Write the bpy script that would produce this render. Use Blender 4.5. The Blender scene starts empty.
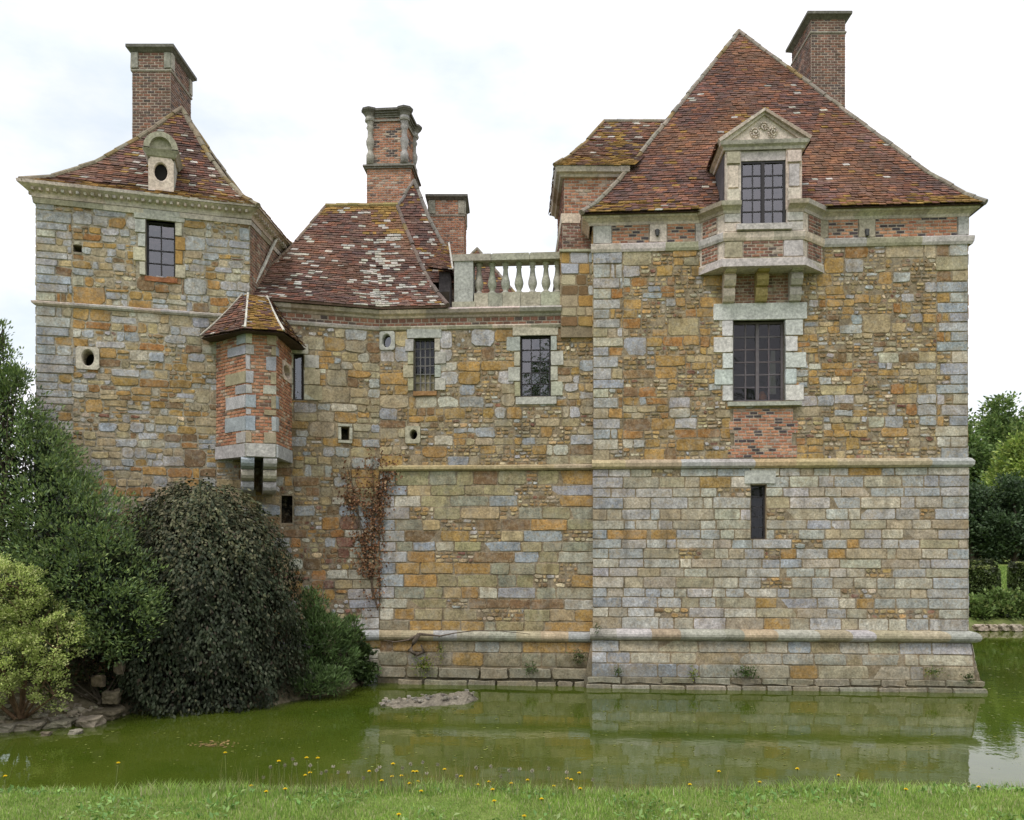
import bpy, bmesh, math, random
import numpy as np
from mathutils import Vector, Matrix, noise

# ------------------------------------------------------------------ basics
F, EYE, HZ, CX = 820.0, 2.75, 540.0, 512.0     # focal length in px, eye height, horizon row, centre column
rng = random.Random(11)
nrg = np.random.default_rng(5)
SC = bpy.context.scene
COL = SC.collection
R = math.radians

def lerp(a, b, t): return a + (b - a) * t
def vz(y, D): return EYE + (HZ - y) * D / F     # height seen at row y, D metres away
def vx(x, D): return (x - CX) * D / F

class MB:
    """collects vertices, faces and a colour per vertex; build() links ONE mesh object"""
    def __init__(s): s.v = []; s.f = []; s.c = []
    def add(s, vs, fs, col):
        b = len(s.v)
        s.v.extend([tuple(v) for v in vs]); s.f.extend([[i + b for i in f] for f in fs])
        s.c.extend([col] * len(vs))
    def box(s, lo, hi, col, ud=(1, 0), o=(0, 0)):
        vs = []
        for z in (lo[2], hi[2]):
            for (a, b) in ((lo[0], lo[1]), (hi[0], lo[1]), (hi[0], hi[1]), (lo[0], hi[1])):
                vs.append((o[0] + a * ud[0] - b * ud[1], o[1] + a * ud[1] + b * ud[0], z))
        s.add(vs, [[0, 3, 2, 1], [4, 5, 6, 7], [0, 1, 5, 4], [1, 2, 6, 5], [2, 3, 7, 6], [3, 0, 4, 7]], col)
    def prism(s, pts, z0, z1, col):
        n = len(pts)
        vs = [(p[0], p[1], z0) for p in pts] + [(p[0], p[1], z1) for p in pts]
        s.add(vs, [list(range(n))[::-1], list(range(n, 2 * n))] + [[i, (i + 1) % n, n + (i + 1) % n, n + i] for i in range(n)], col)
    def quad(s, a, b, c, d, col): s.add([a, b, c, d], [[0, 1, 2, 3]], col)
    def tube(s, pts, rad, col, n=7, caps=True):
        pts = [Vector(p) for p in pts]
        rad = rad if isinstance(rad, (list, tuple)) else [rad] * len(pts)
        vs = []; fs = []
        for k, p in enumerate(pts):
            t = (pts[min(k + 1, len(pts) - 1)] - pts[max(k - 1, 0)]).normalized()
            a = t.orthogonal().normalized() if abs(t.z) < .9 else t.cross(Vector((0, 1, 0))).normalized()
            b = t.cross(a)
            for i in range(n):
                w = 2 * math.pi * i / n
                vs.append(p + (a * math.cos(w) + b * math.sin(w)) * rad[k])
        for k in range(len(pts) - 1):
            for i in range(n):
                fs.append([k * n + i, k * n + (i + 1) % n, (k + 1) * n + (i + 1) % n, (k + 1) * n + i])
        if caps:
            fs.append(list(range(n))[::-1]); fs.append([(len(pts) - 1) * n + i for i in range(n)])
        s.add(vs, fs, col)
    def lathe(s, c, prof, col, n=14):
        vs = []; fs = []
        for (r, z) in prof:
            for i in range(n):
                w = 2 * math.pi * i / n
                vs.append((c[0] + r * math.cos(w), c[1] + r * math.sin(w), z))
        for k in range(len(prof) - 1):
            for i in range(n):
                fs.append([k * n + i, k * n + (i + 1) % n, (k + 1) * n + (i + 1) % n, (k + 1) * n + i])
        fs.append(list(range(n))[::-1]); fs.append([(len(prof) - 1) * n + i for i in range(n)])
        s.add(vs, fs, col)
    def build(s, name, mat, parent=None, smooth=False):
        me = bpy.data.meshes.new(name)
        me.from_pydata(s.v, [], s.f)
        at = me.color_attributes.new('Col', 'FLOAT_COLOR', 'POINT')
        arr = np.ones((len(s.v), 4), np.float32)
        if len(s.c): arr[:, :3] = np.array(s.c, np.float32)[:, :3]
        at.data.foreach_set('color', arr.ravel())
        me.materials.append(mat)
        if smooth: me.polygons.foreach_set('use_smooth', [True] * len(me.polygons))
        me.update()
        return link(name, me, parent)

def link(name, me, parent=None):
    o = bpy.data.objects.new(name, me)
    COL.objects.link(o)
    if parent is not None:
        o.parent = parent
        if parent.type == 'EMPTY' and parent.get('anchored', 1):
            o.matrix_parent_inverse = Matrix.Translation(parent.location).inverted()
    return o

def tag(o, label=None, cat=None, group=None, kind=None):
    if label: o['label'] = label
    if cat: o['category'] = cat
    if group: o['group'] = group
    if kind: o['kind'] = kind
    return o

def thing(name, label, cat, loc=(0, 0, 0), group=None):
    o = bpy.data.objects.new(name, None)
    o.empty_display_size = .3
    COL.objects.link(o); o.location = loc
    return tag(o, label, cat, group)

def copy_tree(o, parent=None):
    c = o.copy(); COL.objects.link(c)
    if parent is not None: c.parent = parent
    for ch in list(o.children): copy_tree(ch, c)
    return c

# ------------------------------------------------------------------ materials
def newmat(name):
    m = bpy.data.materials.new(name); m.use_nodes = True
    nt = m.node_tree; nt.nodes.clear()
    return m, nt
def N(nt, t, **kw):
    n = nt.nodes.new(t)
    for k, v in kw.items():
        if k in n.inputs.keys(): n.inputs[k].default_value = v
        else: setattr(n, k, v)
    return n
def L(nt, a, b): nt.links.new(a, b)
def ramp(nt, src, stops):
    r = N(nt, 'ShaderNodeValToRGB')
    el = r.color_ramp.elements
    while len(el) < len(stops): el.new(.5)
    for e, (p, c) in zip(el, stops):
        e.position = p; e.color = (c, c, c, 1) if isinstance(c, (int, float)) else (*c, 1)
    L(nt, src, r.inputs[0]); return r.outputs[0]
def mixc(nt, fac, a, b, mode='MIX'):
    m = N(nt, 'ShaderNodeMix', data_type='RGBA', blend_type=mode)
    for sock, v in ((m.inputs[0], fac), (m.inputs[6], a), (m.inputs[7], b)):
        if hasattr(v, 'links'): L(nt, v, sock)
        elif isinstance(v, (int, float)): sock.default_value = v
        else: sock.default_value = (*v, 1)
    return m.outputs[2]
def noi(nt, co, scale, detail=4, rough=.6):
    n = N(nt, 'ShaderNodeTexNoise', Scale=scale, Detail=detail, Roughness=rough)
    L(nt, co, n.inputs['Vector']); return n.outputs['Fac']
def pos(nt, obj=False):
    if obj: return N(nt, 'ShaderNodeTexCoord').outputs['Object']
    return N(nt, 'ShaderNodeNewGeometry').outputs['Position']

def mat_grain(name, fine=28, mott=.5, lich=.25, lichcol=(.42, .40, .33), dark=.25, bump=.5, bdist=.012, rough=.92, damp=False, blend=0, obj=False, spec=.2):
    """weathered surface: per-piece colour from Col, with grain, pale lichen flecks, dark stains and a bumpy face"""
    m, nt = newmat(name)
    co = pos(nt, obj)
    a = N(nt, 'ShaderNodeAttribute', attribute_name='Col').outputs['Color']
    g = ramp(nt, noi(nt, co, fine, 6, .7), [(.25, 1 - mott), (.75, 1 + mott * .8)])
    c = mixc(nt, 1, a, g, 'MULTIPLY')
    g2 = ramp(nt, noi(nt, co, 5.5, 5, .65), [(.3, 1 - mott * .55), (.7, 1 + mott * .45)])
    c = mixc(nt, 1, c, g2, 'MULTIPLY')
    if blend:
        f = ramp(nt, noi(nt, co, 3.1, 7, .7), [(.5, 0), (.66, blend)])
        c = mixc(nt, f, c, (.30, .20, .095))
        f = ramp(nt, noi(nt, co, 4.3, 7, .7), [(.5, 0), (.64, blend * .9)])
        c = mixc(nt, f, c, (.36, .35, .31))
        f = ramp(nt, noi(nt, co, 13, 8, .78), [(.52, 0), (.60, .55)])
        c = mixc(nt, f, c, (.39, .315, .205))
        f = ramp(nt, noi(nt, co, 24, 6, .8), [(.56, 0), (.66, .55)])
        c = mixc(nt, f, c, (.12, .09, .055))
        mp = N(nt, 'ShaderNodeMapping'); mp.inputs['Scale'].default_value = (5, 5, .55); L(nt, co, mp.inputs[0])
        f = ramp(nt, noi(nt, mp.outputs[0], 1.0, 6, .65), [(.53, 0), (.69, .42)])
        c = mixc(nt, f, c, (.10, .085, .06))
    if lich:
        f = ramp(nt, noi(nt, co, 11, 8, .75), [(.58, 0), (.68, lich)])
        c = mixc(nt, f, c, lichcol)
    if dark:
        f = ramp(nt, noi(nt, co, 2.3, 8, .72), [(.52, 0), (.72, dark)])
        c = mixc(nt, f, c, (.05, .042, .032))
    if damp:
        sx = N(nt, 'ShaderNodeSeparateXYZ'); L(nt, pos(nt), sx.inputs[0])
        ad = N(nt, 'ShaderNodeMath', operation='ADD'); L(nt, sx.outputs[2], ad.inputs[0])
        w = N(nt, 'ShaderNodeMath', operation='MULTIPLY'); L(nt, noi(nt, co, 3, 5), w.inputs[0]); w.inputs[1].default_value = -.75
        L(nt, w.outputs[0], ad.inputs[1])
        f = ramp(nt, ad.outputs[0], [(.0, .4), (.16, 0)])
        c = mixc(nt, f, c, (.07, .065, .03))
    b = N(nt, 'ShaderNodeBump', Strength=bump, Distance=bdist)
    h = N(nt, 'ShaderNodeMath', operation='ADD')
    L(nt, noi(nt, co, fine * 1.3, 8, .75), h.inputs[0]); L(nt, noi(nt, co, 9, 4), h.inputs[1])
    L(nt, h.outputs[0], b.inputs['Height'])
    p = N(nt, 'ShaderNodeBsdfPrincipled', Roughness=rough)
    p.inputs['Specular IOR Level'].default_value = spec
    L(nt, c, p.inputs['Base Color']); L(nt, b.outputs[0], p.inputs['Normal'])
    L(nt, p.outputs[0], N(nt, 'ShaderNodeOutputMaterial').inputs[0])
    return m

def mat_leaf(name, trans=.25, rough=.5, spec=.35, tint=(1, 1, 1)):
    m, nt = newmat(name)
    a = N(nt, 'ShaderNodeAttribute', attribute_name='Col').outputs['Color']
    g = ramp(nt, noi(nt, pos(nt, True), 3.5, 4), [(.3, .75), (.7, 1.2)])
    c = mixc(nt, 1, a, g, 'MULTIPLY')
    c = mixc(nt, 1, c, tint, 'MULTIPLY')
    p = N(nt, 'ShaderNodeBsdfPrincipled', Roughness=rough)
    p.inputs['Specular IOR Level'].default_value = spec
    t = N(nt, 'ShaderNodeBsdfTranslucent')
    L(nt, c, p.inputs['Base Color']); L(nt, c, t.inputs['Color'])
    mx = N(nt, 'ShaderNodeMixShader'); mx.inputs[0].default_value = trans
    L(nt, p.outputs[0], mx.inputs[1]); L(nt, t.outputs[0], mx.inputs[2])
    L(nt, mx.outputs[0], N(nt, 'ShaderNodeOutputMaterial').inputs[0])
    return m

def mat_glass(name, ior=1.95):
    m, nt = newmat(name)
    g = N(nt, 'ShaderNodeBsdfGlossy', Roughness=.03); g.inputs['Color'].default_value = (.95, .95, 1, 1)
    t = N(nt, 'ShaderNodeBsdfTransparent'); t.inputs['Color'].default_value = (.7, .72, .72, 1)
    fr = N(nt, 'ShaderNodeFresnel', IOR=ior)
    b = N(nt, 'ShaderNodeBump', Strength=.12, Distance=.02)
    L(nt, noi(nt, pos(nt), 7, 2), b.inputs['Height'])
    L(nt, b.outputs[0], g.inputs['Normal'])
    mx = N(nt, 'ShaderNodeMixShader'); L(nt, fr.outputs[0], mx.inputs[0])
    L(nt, t.outputs[0], mx.inputs[1]); L(nt, g.outputs[0], mx.inputs[2])
    L(nt, mx.outputs[0], N(nt, 'ShaderNodeOutputMaterial').inputs[0])
    return m

M = {}
M['wall'] = mat_grain('weathered masonry', damp=True, dark=.28, blend=.36, mott=.68)
M['trim'] = mat_grain('dressed limestone', fine=22, mott=.4, lich=.3, lichcol=(.5, .49, .43), dark=.32, bump=.4, bdist=.008)
M['tile'] = mat_grain('old clay roof tiles', fine=34, mott=.5, lich=.18, lichcol=(.3, .27, .23), dark=.35, bump=.4, bdist=.006)
M['brick'] = mat_grain('handmade brick', fine=40, mott=.45, lich=.25, lichcol=(.38, .33, .29), dark=.35, bump=.4, bdist=.006)
M['iron'] = mat_grain('dark painted window bars', fine=60, mott=.3, lich=0, dark=0, bump=.15, bdist=.002, rough=.55, spec=.4)
M['room'] = mat_grain('painted room darkness', fine=10, mott=.2, lich=0, dark=0, bump=0)
M['rock'] = mat_grain('bank rock', fine=16, mott=.5, lich=.3, dark=.35, bump=.7, bdist=.02, obj=True)
M['bark'] = mat_grain('bark', fine=20, mott=.5, lich=.15, dark=.3, bump=.7, bdist=.02, obj=True)
M['cloth'] = mat_grain('curtain cloth', fine=50, mott=.15, lich=0, dark=0, bump=.1)
M['leaf'] = mat_leaf('leaves')
M['leafmatt'] = mat_leaf('dull leaves', trans=.12, rough=.62, spec=.22)
M['petal'] = mat_leaf('petals', trans=.3, rough=.7, spec=.1)
M['glass'] = mat_glass('old window glass', 2.3)
M['glass_dark'] = mat_glass('clear window glass', 1.5)

# ------------------------------------------------------------------ colours
def jit(c, a=.12, h=.06):
    k = 1 + rng.uniform(-a, a)
    return (max(0, c[0] * k * (1 + rng.uniform(-h, h))), max(0, c[1] * k), max(0, c[2] * k * (1 + rng.uniform(-h, h))))
class Pal:
    def __init__(s, *wc): s.w = [w for w, c in wc]; s.cs = [c for w, c in wc]
    def __call__(s, a=.15): return jit(rng.choices(s.cs, s.w)[0], a)
OCHRE, GREY, OLIVE = (.40, .245, .085), (.42, .413, .41), (.39, .325, .215)
RUST, BROWN, PALE = (.35, .175, .06), (.22, .135, .07), (.52, .49, .40)
BLUE, TAN, RED = (.36, .378, .405), (.45, .355, .20), (.22, .105, .075)
MORTAR, MORTAR_W, MORTAR_D = (.26, .205, .135), (.37, .325, .245), (.17, .14, .10)
LIME, LIME_G = (.58, .50, .425), (.50, .46, .435)
P_UP = Pal((30, OCHRE), (11, GREY), (14, OLIVE), (14, RUST), (8, BROWN), (10, TAN), (5, PALE), (5, BLUE))
P_LOW = Pal((36, (.445, .43, .405)), (24, (.425, .375, .29)), (20, PALE), (9, (.43, .37, .255)), (4, OCHRE), (9, (.395, .40, .415)))
P_LT = Pal((24, OCHRE), (24, GREY), (13, BLUE), (12, OLIVE), (10, TAN), (7, PALE), (6, BROWN), (6, RUST))
P_CUR = Pal((30, OLIVE), (16, OCHRE), (18, GREY), (12, BROWN), (12, TAN), (6, BLUE), (5, PALE))
P_RUB = Pal((24, (.44, .33, .175)), (16, (.29, .19, .10)), (14, (.54, .46, .33)), (20, (.41, .26, .105)), (8, GREY), (4, RED))
P_RED = Pal((18, TAN), (20, BROWN), (16, OCHRE), (10, GREY), (12, RED), (8, PALE), (8, RUST))
P_QUO = Pal((6, GREY), (3, BLUE), (2, PALE), (1, OLIVE))
P_BRK = Pal((30, (.45, .205, .125)), (20, (.51, .26, .155)), (10, (.34, .15, .10)), (14, (.085, .07, .075)), (6, (.42, .32, .25)))
P_BRC = Pal((30, (.27, .13, .095)), (18, (.33, .165, .11)), (22, (.19, .105, .08)), (10, (.12, .09, .08)), (6, (.36, .29, .23)))
P_BRO = Pal((30, (.42, .195, .115)), (26, (.49, .255, .155)), (10, (.33, .155, .10)), (4, (.18, .12, .095)), (8, (.49, .38, .29)))
P_LIME = Pal((5, LIME), (4, LIME_G), (2, (.38, .35, .26)))
P_CORN = Pal((5, (.54, .46, .39)), (4, (.48, .42, .37)), (2, (.37, .305, .24)), (2, (.58, .50, .43)))
P_OLD = Pal((30, (.20, .115, .088)), (16, (.25, .13, .09)), (22, (.15, .095, .08)), (12, (.11, .085, .078)))

# ------------------------------------------------------------------ wall frames
class Fr:
    """a vertical wall plane through two plan points, seen from outside with p0 on the left; u along, d outward"""
    def __init__(s, p0, p1, bat=None):
        s.o = Vector((p0[0], p0[1])); v = Vector((p1[0], p1[1])) - s.o
        s.w = v.length; s.ud = v / s.w; s.n = Vector((s.ud.y, -s.ud.x)); s.bat = bat
    def p(s, u, z, d=0.):
        if s.bat: d = d + s.bat(z)
        q = s.o + s.ud * u + s.n * d
        return (q.x, q.y, z)
    def xy(s, u, d=0.):
        q = s.o + s.ud * u + s.n * d
        return (q.x, q.y)
    def uv(s, x, y, d=0.):
        k = (x - CX) / F
        o = s.o + s.n * d
        t = -(o.x - k * o.y) / (s.ud.x - k * s.ud.y)
        D = o.y + s.ud.y * t
        return t, EYE + (HZ - y) * D / F
    def rect(s, x0, x1, y0, y1, d=0.):
        xm = (x0 + x1) / 2
        return (s.uv(x0, y0, d)[0], s.uv(x1, y0, d)[0], s.uv(xm, y1, d)[1], s.uv(xm, y0, d)[1])
    def z(s, y, x): return s.uv(x, y)[1]
    def u(s, x, d=0.): return s.uv(x, 400, d)[0]
    def cut(s, bat): return Fr(s.o, s.o + s.ud * s.w, bat)

def stone(mb, fr, u0, u1, z0, z1, col, proud=(.012, .03), cham=.10, wob=.006, sink=.008, d0=0.):
    w, h = u1 - u0, z1 - z0
    if w < .012 or h < .012: return
    c = [min(w, h) * cham * rng.uniform(.4, 1.5) for _ in range(4)]
    j = lambda: rng.uniform(-wob, wob)
    pts = [(u0 + c[0], z0), (u1 - c[1], z0), (u1, z0 + c[1]), (u1, z1 - c[2]), (u1 - c[2], z1), (u0 + c[3], z1), (u0, z1 - c[3]), (u0, z0 + c[0])]
    if w > .16 and wob > .003:
        m_ = lambda p, q, t: (lerp(p[0], q[0], t), lerp(p[1], q[1], t))
        pts = [pts[0], m_(pts[0], pts[1], rng.uniform(.3, .7)), *pts[1:3], m_(pts[2], pts[3], .5), *pts[3:5], m_(pts[4], pts[5], rng.uniform(.3, .7)), *pts[5:7], m_(pts[6], pts[7], .5), pts[7]]
    pts = [(a + j(), b + j()) for a, b in pts]; n = len(pts)
    d = rng.uniform(*proud); e = min(.010, w * .12, h * .12)
    um, zm = (u0 + u1) / 2, (z0 + z1) / 2
    tu, tz = rng.uniform(-.012, .012), rng.uniform(-.012, .012)
    vs = [fr.p(a, b, d0 - sink) for a, b in pts]
    for a, b in pts:
        a2 = a + (e if a < um else -e); b2 = b + (e if b < zm else -e)
        vs.append(fr.p(a2, b2, d0 + d + tu * (a2 - um) * 2 + tz * (b2 - zm) * 2))
    fs = [list(range(n, 2 * n))] + [[i, (i + 1) % n, n + (i + 1) % n, n + i] for i in range(n)]
    mb.add(vs, fs, col)

def masonry(mb, fr, u0, u1, z0, z1, holes=(), row=(.18, .25), wid=(.28, .7), pal=P_UP, rub=0., rubpal=P_RUB, rubh=.075,
            quo=None, gap=.011, proud=(.003, .018), cham=.10, wob=.006, bond=False, pick=None, d0=0.):
    z = z0; k = 0
    ql = qr = 0
    while z < z1 - .01:
        h = rng.uniform(*row)
        if z1 - (z + h) < row[0] * .75: h = z1 - z
        za, zb = z, z + h
        cuts = {u0, u1}
        act = [hh for hh in holes if hh[2] < zb - .006 and hh[3] > za + .006 and hh[1] > u0 and hh[0] < u1]
        for hh in act: cuts.add(min(max(hh[0], u0), u1)); cuts.add(min(max(hh[1], u0), u1))
        cuts = sorted(cuts)
        segs = []
        for a, b in zip(cuts[:-1], cuts[1:]):
            if b - a < .01: continue
            m = (a + b) / 2; rs = [(za, zb)]
            for hh in act:
                if hh[0] <= m <= hh[1]:
                    nr = []
                    for (p, q) in rs:
                        if hh[2] > p: nr.append((p, min(q, hh[2])))
                        if hh[3] < q: nr.append((max(p, hh[3]), q))
                    rs = nr
            for (p, q) in rs:
                if q - p > .03: segs.append([a, b, p, q])
        mg = []
        for sg in segs:
            if mg and abs(mg[-1][1] - sg[0]) < 1e-6 and mg[-1][2] == sg[2] and mg[-1][3] == sg[3]: mg[-1][1] = sg[1]
            else: mg.append(sg)
        for (a, b, p, q) in mg:
            u = a; first = True
            while u < b - .004:
                if bond:
                    w = wid[0]
                    if first and k % 2: w *= .5
                    w *= rng.uniform(.97, 1.03)
                else: w = rng.uniform(*wid) * (1 if rng.random() > .2 else .6)
                isq = False
                if quo and 'l' in quo and abs(u - u0) < 1e-6: w = (.30 if k % 2 else .52) * rng.uniform(.9, 1.15); isq = True
                if quo and 'r' in quo and abs(b - u1) < 1e-6 and b - u < .75 and b - u > .2: w = b - u; isq = True
                if bond:
                    if b - (u + w) < wid[0] * .25: w = b - u
                elif b - (u + w) < wid[0] * .7: w = b - u
                ue = min(b, u + w)
                if isq:
                    stone(mb, fr, u + gap / 2, ue - gap / 2, p + gap / 2, q - gap / 2, (pick or P_QUO)() if pick is None else P_QUO(), proud=(proud[1] * .8, proud[1] * 1.2), cham=.05, wob=.004, d0=d0)
                elif rub and rng.random() < rub and (q - p) > .1:
                    n = max(2, round((q - p) / rubh)); zz = p
                    for i in range(n):
                        zt = q if i == n - 1 else zz + (q - p) / n * rng.uniform(.85, 1.15)
                        uu = u
                        while uu < ue - .01:
                            ww = rng.uniform(.06, .19)
                            if ue - (uu + ww) < .05: ww = ue - uu
                            if rng.random() > .06:
                                g = rng.uniform(.012, .026)
                                stone(mb, fr, uu + g / 2, uu + ww - g / 2, zz + g / 2, zt - g / 2, jit(rubpal(), .3), proud=(.0, .022), cham=.26, wob=.009, d0=d0)
                            uu += ww
                        zz = zt
                else:
                    c = pick(u, p, k) if pick else pal()
                    dz0 = rng.uniform(-.008, .008) if not bond else 0
                    stone(mb, fr, u + gap / 2, ue - gap / 2, p + gap / 2 + dz0 * .5, q - gap / 2 + dz0 * .5, c, proud=proud, cham=cham, wob=wob, d0=d0)
                u = ue; first = False
        z = zb; k += 1

def masonry_cells(mb, fr, u0, u1, z0, z1, holes=(), band=(.30, .46), cell=(.35, 1.0), nrow=(1, 2, 2, 2, 3), quo=None, pal=P_UP, rub=.2, **kw):
    """irregular coursing: bands cut into cells, every cell with its own one, two or three courses"""
    z = z0; k = 0
    while z < z1 - .01:
        h = rng.uniform(*band)
        if z1 - (z + h) < band[0] * .7: h = z1 - z
        a, b = u0, u1
        for side in (quo or ''):
            for i in range(2):
                k += 1; w = (.30 if k % 2 else .52) * rng.uniform(.9, 1.15); za, zb = z + i * h / 2, z + (i + 1) * h / 2
                g = .010
                if side == 'l': stone(mb, fr, u0 + g / 2, u0 + w - g / 2, za + g / 2, zb - g / 2, P_QUO(.1), proud=(.012, .02), cham=.05, wob=.004); q = (u0 + w, u0 + .56)
                else: stone(mb, fr, u1 - w + g / 2, u1 - g / 2, za + g / 2, zb - g / 2, P_QUO(.1), proud=(.012, .02), cham=.05, wob=.004); q = (u1 - .56, u1 - w)
                if q[1] - q[0] > .05: masonry(mb, fr, q[0], q[1], za, zb, holes, row=(h / 2, h / 2), wid=(.12, .3), pal=pal, rub=rub, **kw)
            if side == 'l': a = u0 + .56
            else: b = u1 - .56
            k += 1
        u = a
        while u < b - .01:
            w = rng.uniform(*cell)
            if b - (u + w) < cell[0] * .6: w = b - u
            n = rng.choice(nrow)
            if n == 1 and h > .36: n = 2
            r_ = h / n
            masonry(mb, fr, u, min(b, u + w), z, z + h, holes, row=(r_ * .8, r_ * 1.2), wid=(max(.14, r_ * 1.0), max(.3, r_ * 2.8)), pal=pal, rub=rub * (1.6 if n == 2 else .5), **kw)
            u += w
        z += h

def bricks(mb, fr, u0, u1, z0, z1, pal=P_BRK, holes=(), d0=0., core=(.40, .33, .27), diaper=False):
    if core: mb.quad(fr.p(u0, z0, d0), fr.p(u1, z0, d0), fr.p(u1, z1, d0), fr.p(u0, z1, d0), core)
    pk = None
    if diaper:
        def pk(u, z, k):
            q = int(round(u / .11)); a = (q + k) % 8; b = (q - k) % 8
            return jit((.10, .08, .075), .2) if a in (0,) or b in (0,) else pal()
    masonry(mb, fr, u0, u1, z0, z1, holes, row=(.058, .06), wid=(.15, .15), pal=pal, gap=.012, proud=(.004, .010), cham=.06, wob=.0025, bond=True, pick=pk, d0=d0)

def wallcore(mb, fr, u0, u1, z0, z1, holes=(), rev=.3, col=MORTAR, d0=0.):
    us = sorted({u0, u1, *[min(max(h[i], u0), u1) for h in holes for i in (0, 1)]})
    zs = sorted({z0, z1, *[min(max(h[i], z0), z1) for h in holes for i in (2, 3)]})
    for a, b in zip(us[:-1], us[1:]):
        for p, q in zip(zs[:-1], zs[1:]):
            um, zm = (a + b) / 2, (p + q) / 2
            if any(h[0] < um < h[1] and h[2] < zm < h[3] for h in holes): continue
            mb.quad(fr.p(a, p, d0), fr.p(b, p, d0), fr.p(b, q, d0), fr.p(a, q, d0), col)
    for (a, b, p, q) in holes:
        A = [fr.p(a, p, d0), fr.p(b, p, d0), fr.p(b, q, d0), fr.p(a, q, d0)]
        B = [fr.p(a, p, d0 - rev), fr.p(b, p, d0 - rev), fr.p(b, q, d0 - rev), fr.p(a, q, d0 - rev)]
        for i in range(4): mb.quad(A[i], A[(i + 1) % 4], B[(i + 1) % 4], B[i], col)

def sweep(mb, pts, prof, pal, blk=.75, amp=.003):
    """mouldings: prof = [(outward, z), ...] run along a plan polyline and mitred, cut into stone lengths"""
    P = [Vector((p[0], p[1])) for p in pts]
    sn = []
    for a, b in zip(P[:-1], P[1:]):
        t = (b - a).normalized(); sn.append(Vector((t.y, -t.x)))
    ms = [sn[0]]
    for a, b in zip(sn[:-1], sn[1:]):
        m = (a + b).normalized(); ms.append(m / max(.3, m.dot(a)))
    ms.append(sn[-1])
    for k in range(len(P) - 1):
        ln = (P[k + 1] - P[k]).length; nb = max(1, round(ln / blk))
        fr = [0] + [(i + rng.uniform(-.25, .25)) / nb for i in range(1, nb)] + [1]
        for a, b in zip(fr[:-1], fr[1:]):
            j = rng.uniform(-amp, amp); col = pal(); vs = []
            for t in (a, b):
                q = P[k].lerp(P[k + 1], t); m = ms[k].lerp(ms[k + 1], t)
                for (d, z) in prof:
                    w = q + m * (d + j); vs.append((w.x, w.y, z + j * .5))
            n = len(prof)
            mb.add(vs, [[i, n + i, n + i + 1, i + 1] for i in range(n - 1)] + [list(range(n))[::-1], list(range(n, 2 * n))], col)

# ------------------------------------------------------------------ openings
def window(fr, r, cols, rows, root, rec=.10, centre=False, ow=.035, bw=.021, barcol=(.028, .025, .028), room=.0, name='window', glass='glass', blind=None):
    u0, u1, z0, z1 = r
    mb = MB()
    def barq(a, b, p, q, t0, t1):
        vs = [fr.p(x, z, d) for d in (-rec + t0, -rec + t1) for x, z in ((a, p), (b, p), (b, q), (a, q))]
        mb.add(vs, [[0, 3, 2, 1], [4, 5, 6, 7], [0, 1, 5, 4], [1, 2, 6, 5], [2, 3, 7, 6], [3, 0, 4, 7]], jit(barcol, .12))
    barq(u0, u0 + ow, z0, z1, -.03, .03); barq(u1 - ow, u1, z0, z1, -.03, .03)
    barq(u0 + ow, u1 - ow, z0, z0 + ow, -.03, .028); barq(u0 + ow, u1 - ow, z1 - ow, z1, -.03, .028)
    iu0, iu1, iz0, iz1 = u0 + ow, u1 - ow, z0 + ow, z1 - ow
    um = (u0 + u1) / 2
    if centre: barq(um - .03, um + .03, iz0, iz1, -.025, .032)
    xs = []
    for i in range(1, cols):
        x = lerp(iu0, iu1, i / cols); xs.append(x)
        if centre and abs(x - um) < .02: continue
        barq(x - bw / 2, x + bw / 2, iz0, iz1, -.012, .012)
    zs = []
    for i in range(1, rows):
        z = lerp(iz0, iz1, i / rows); zs.append(z); barq(iu0, iu1, z - bw / 2, z + bw / 2, -.0135, .0135)
    w = mb.build(name, M['iron'], root)
    g = MB()
    X = [iu0] + xs + [iu1]; Z = [iz0] + zs + [iz1]
    for a, b in zip(X[:-1], X[1:]):
        for p, q in zip(Z[:-1], Z[1:]):
            t, s = rng.uniform(-.016, .016), rng.uniform(-.013, .013)
            ww, hh = (b - a) / 2, (q - p) / 2
            if blind and q <= blind + .04: continue
            g.quad(fr.p(a, p, -rec - t * ww - s * hh), fr.p(b, p, -rec + t * ww - s * hh), fr.p(b, q, -rec + t * ww + s * hh), fr.p(a, q, -rec - t * ww + s * hh), (.1, .1, .1))
    g.build('pane', M[glass], w)
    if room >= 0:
        rb = MB(); dp = room if room > 0 else .9; c = (.035, .032, .03)  # room box coloured near black, the unlit interior put into the colour
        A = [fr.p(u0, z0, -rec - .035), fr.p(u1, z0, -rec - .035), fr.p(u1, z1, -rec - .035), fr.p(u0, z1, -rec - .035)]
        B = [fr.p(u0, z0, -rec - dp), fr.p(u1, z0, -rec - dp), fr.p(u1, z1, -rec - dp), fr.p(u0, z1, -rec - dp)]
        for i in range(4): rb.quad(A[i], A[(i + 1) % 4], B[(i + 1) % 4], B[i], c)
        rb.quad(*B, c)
        rb.build('painted_dark_recess', M['room'], w)
    return w

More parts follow.
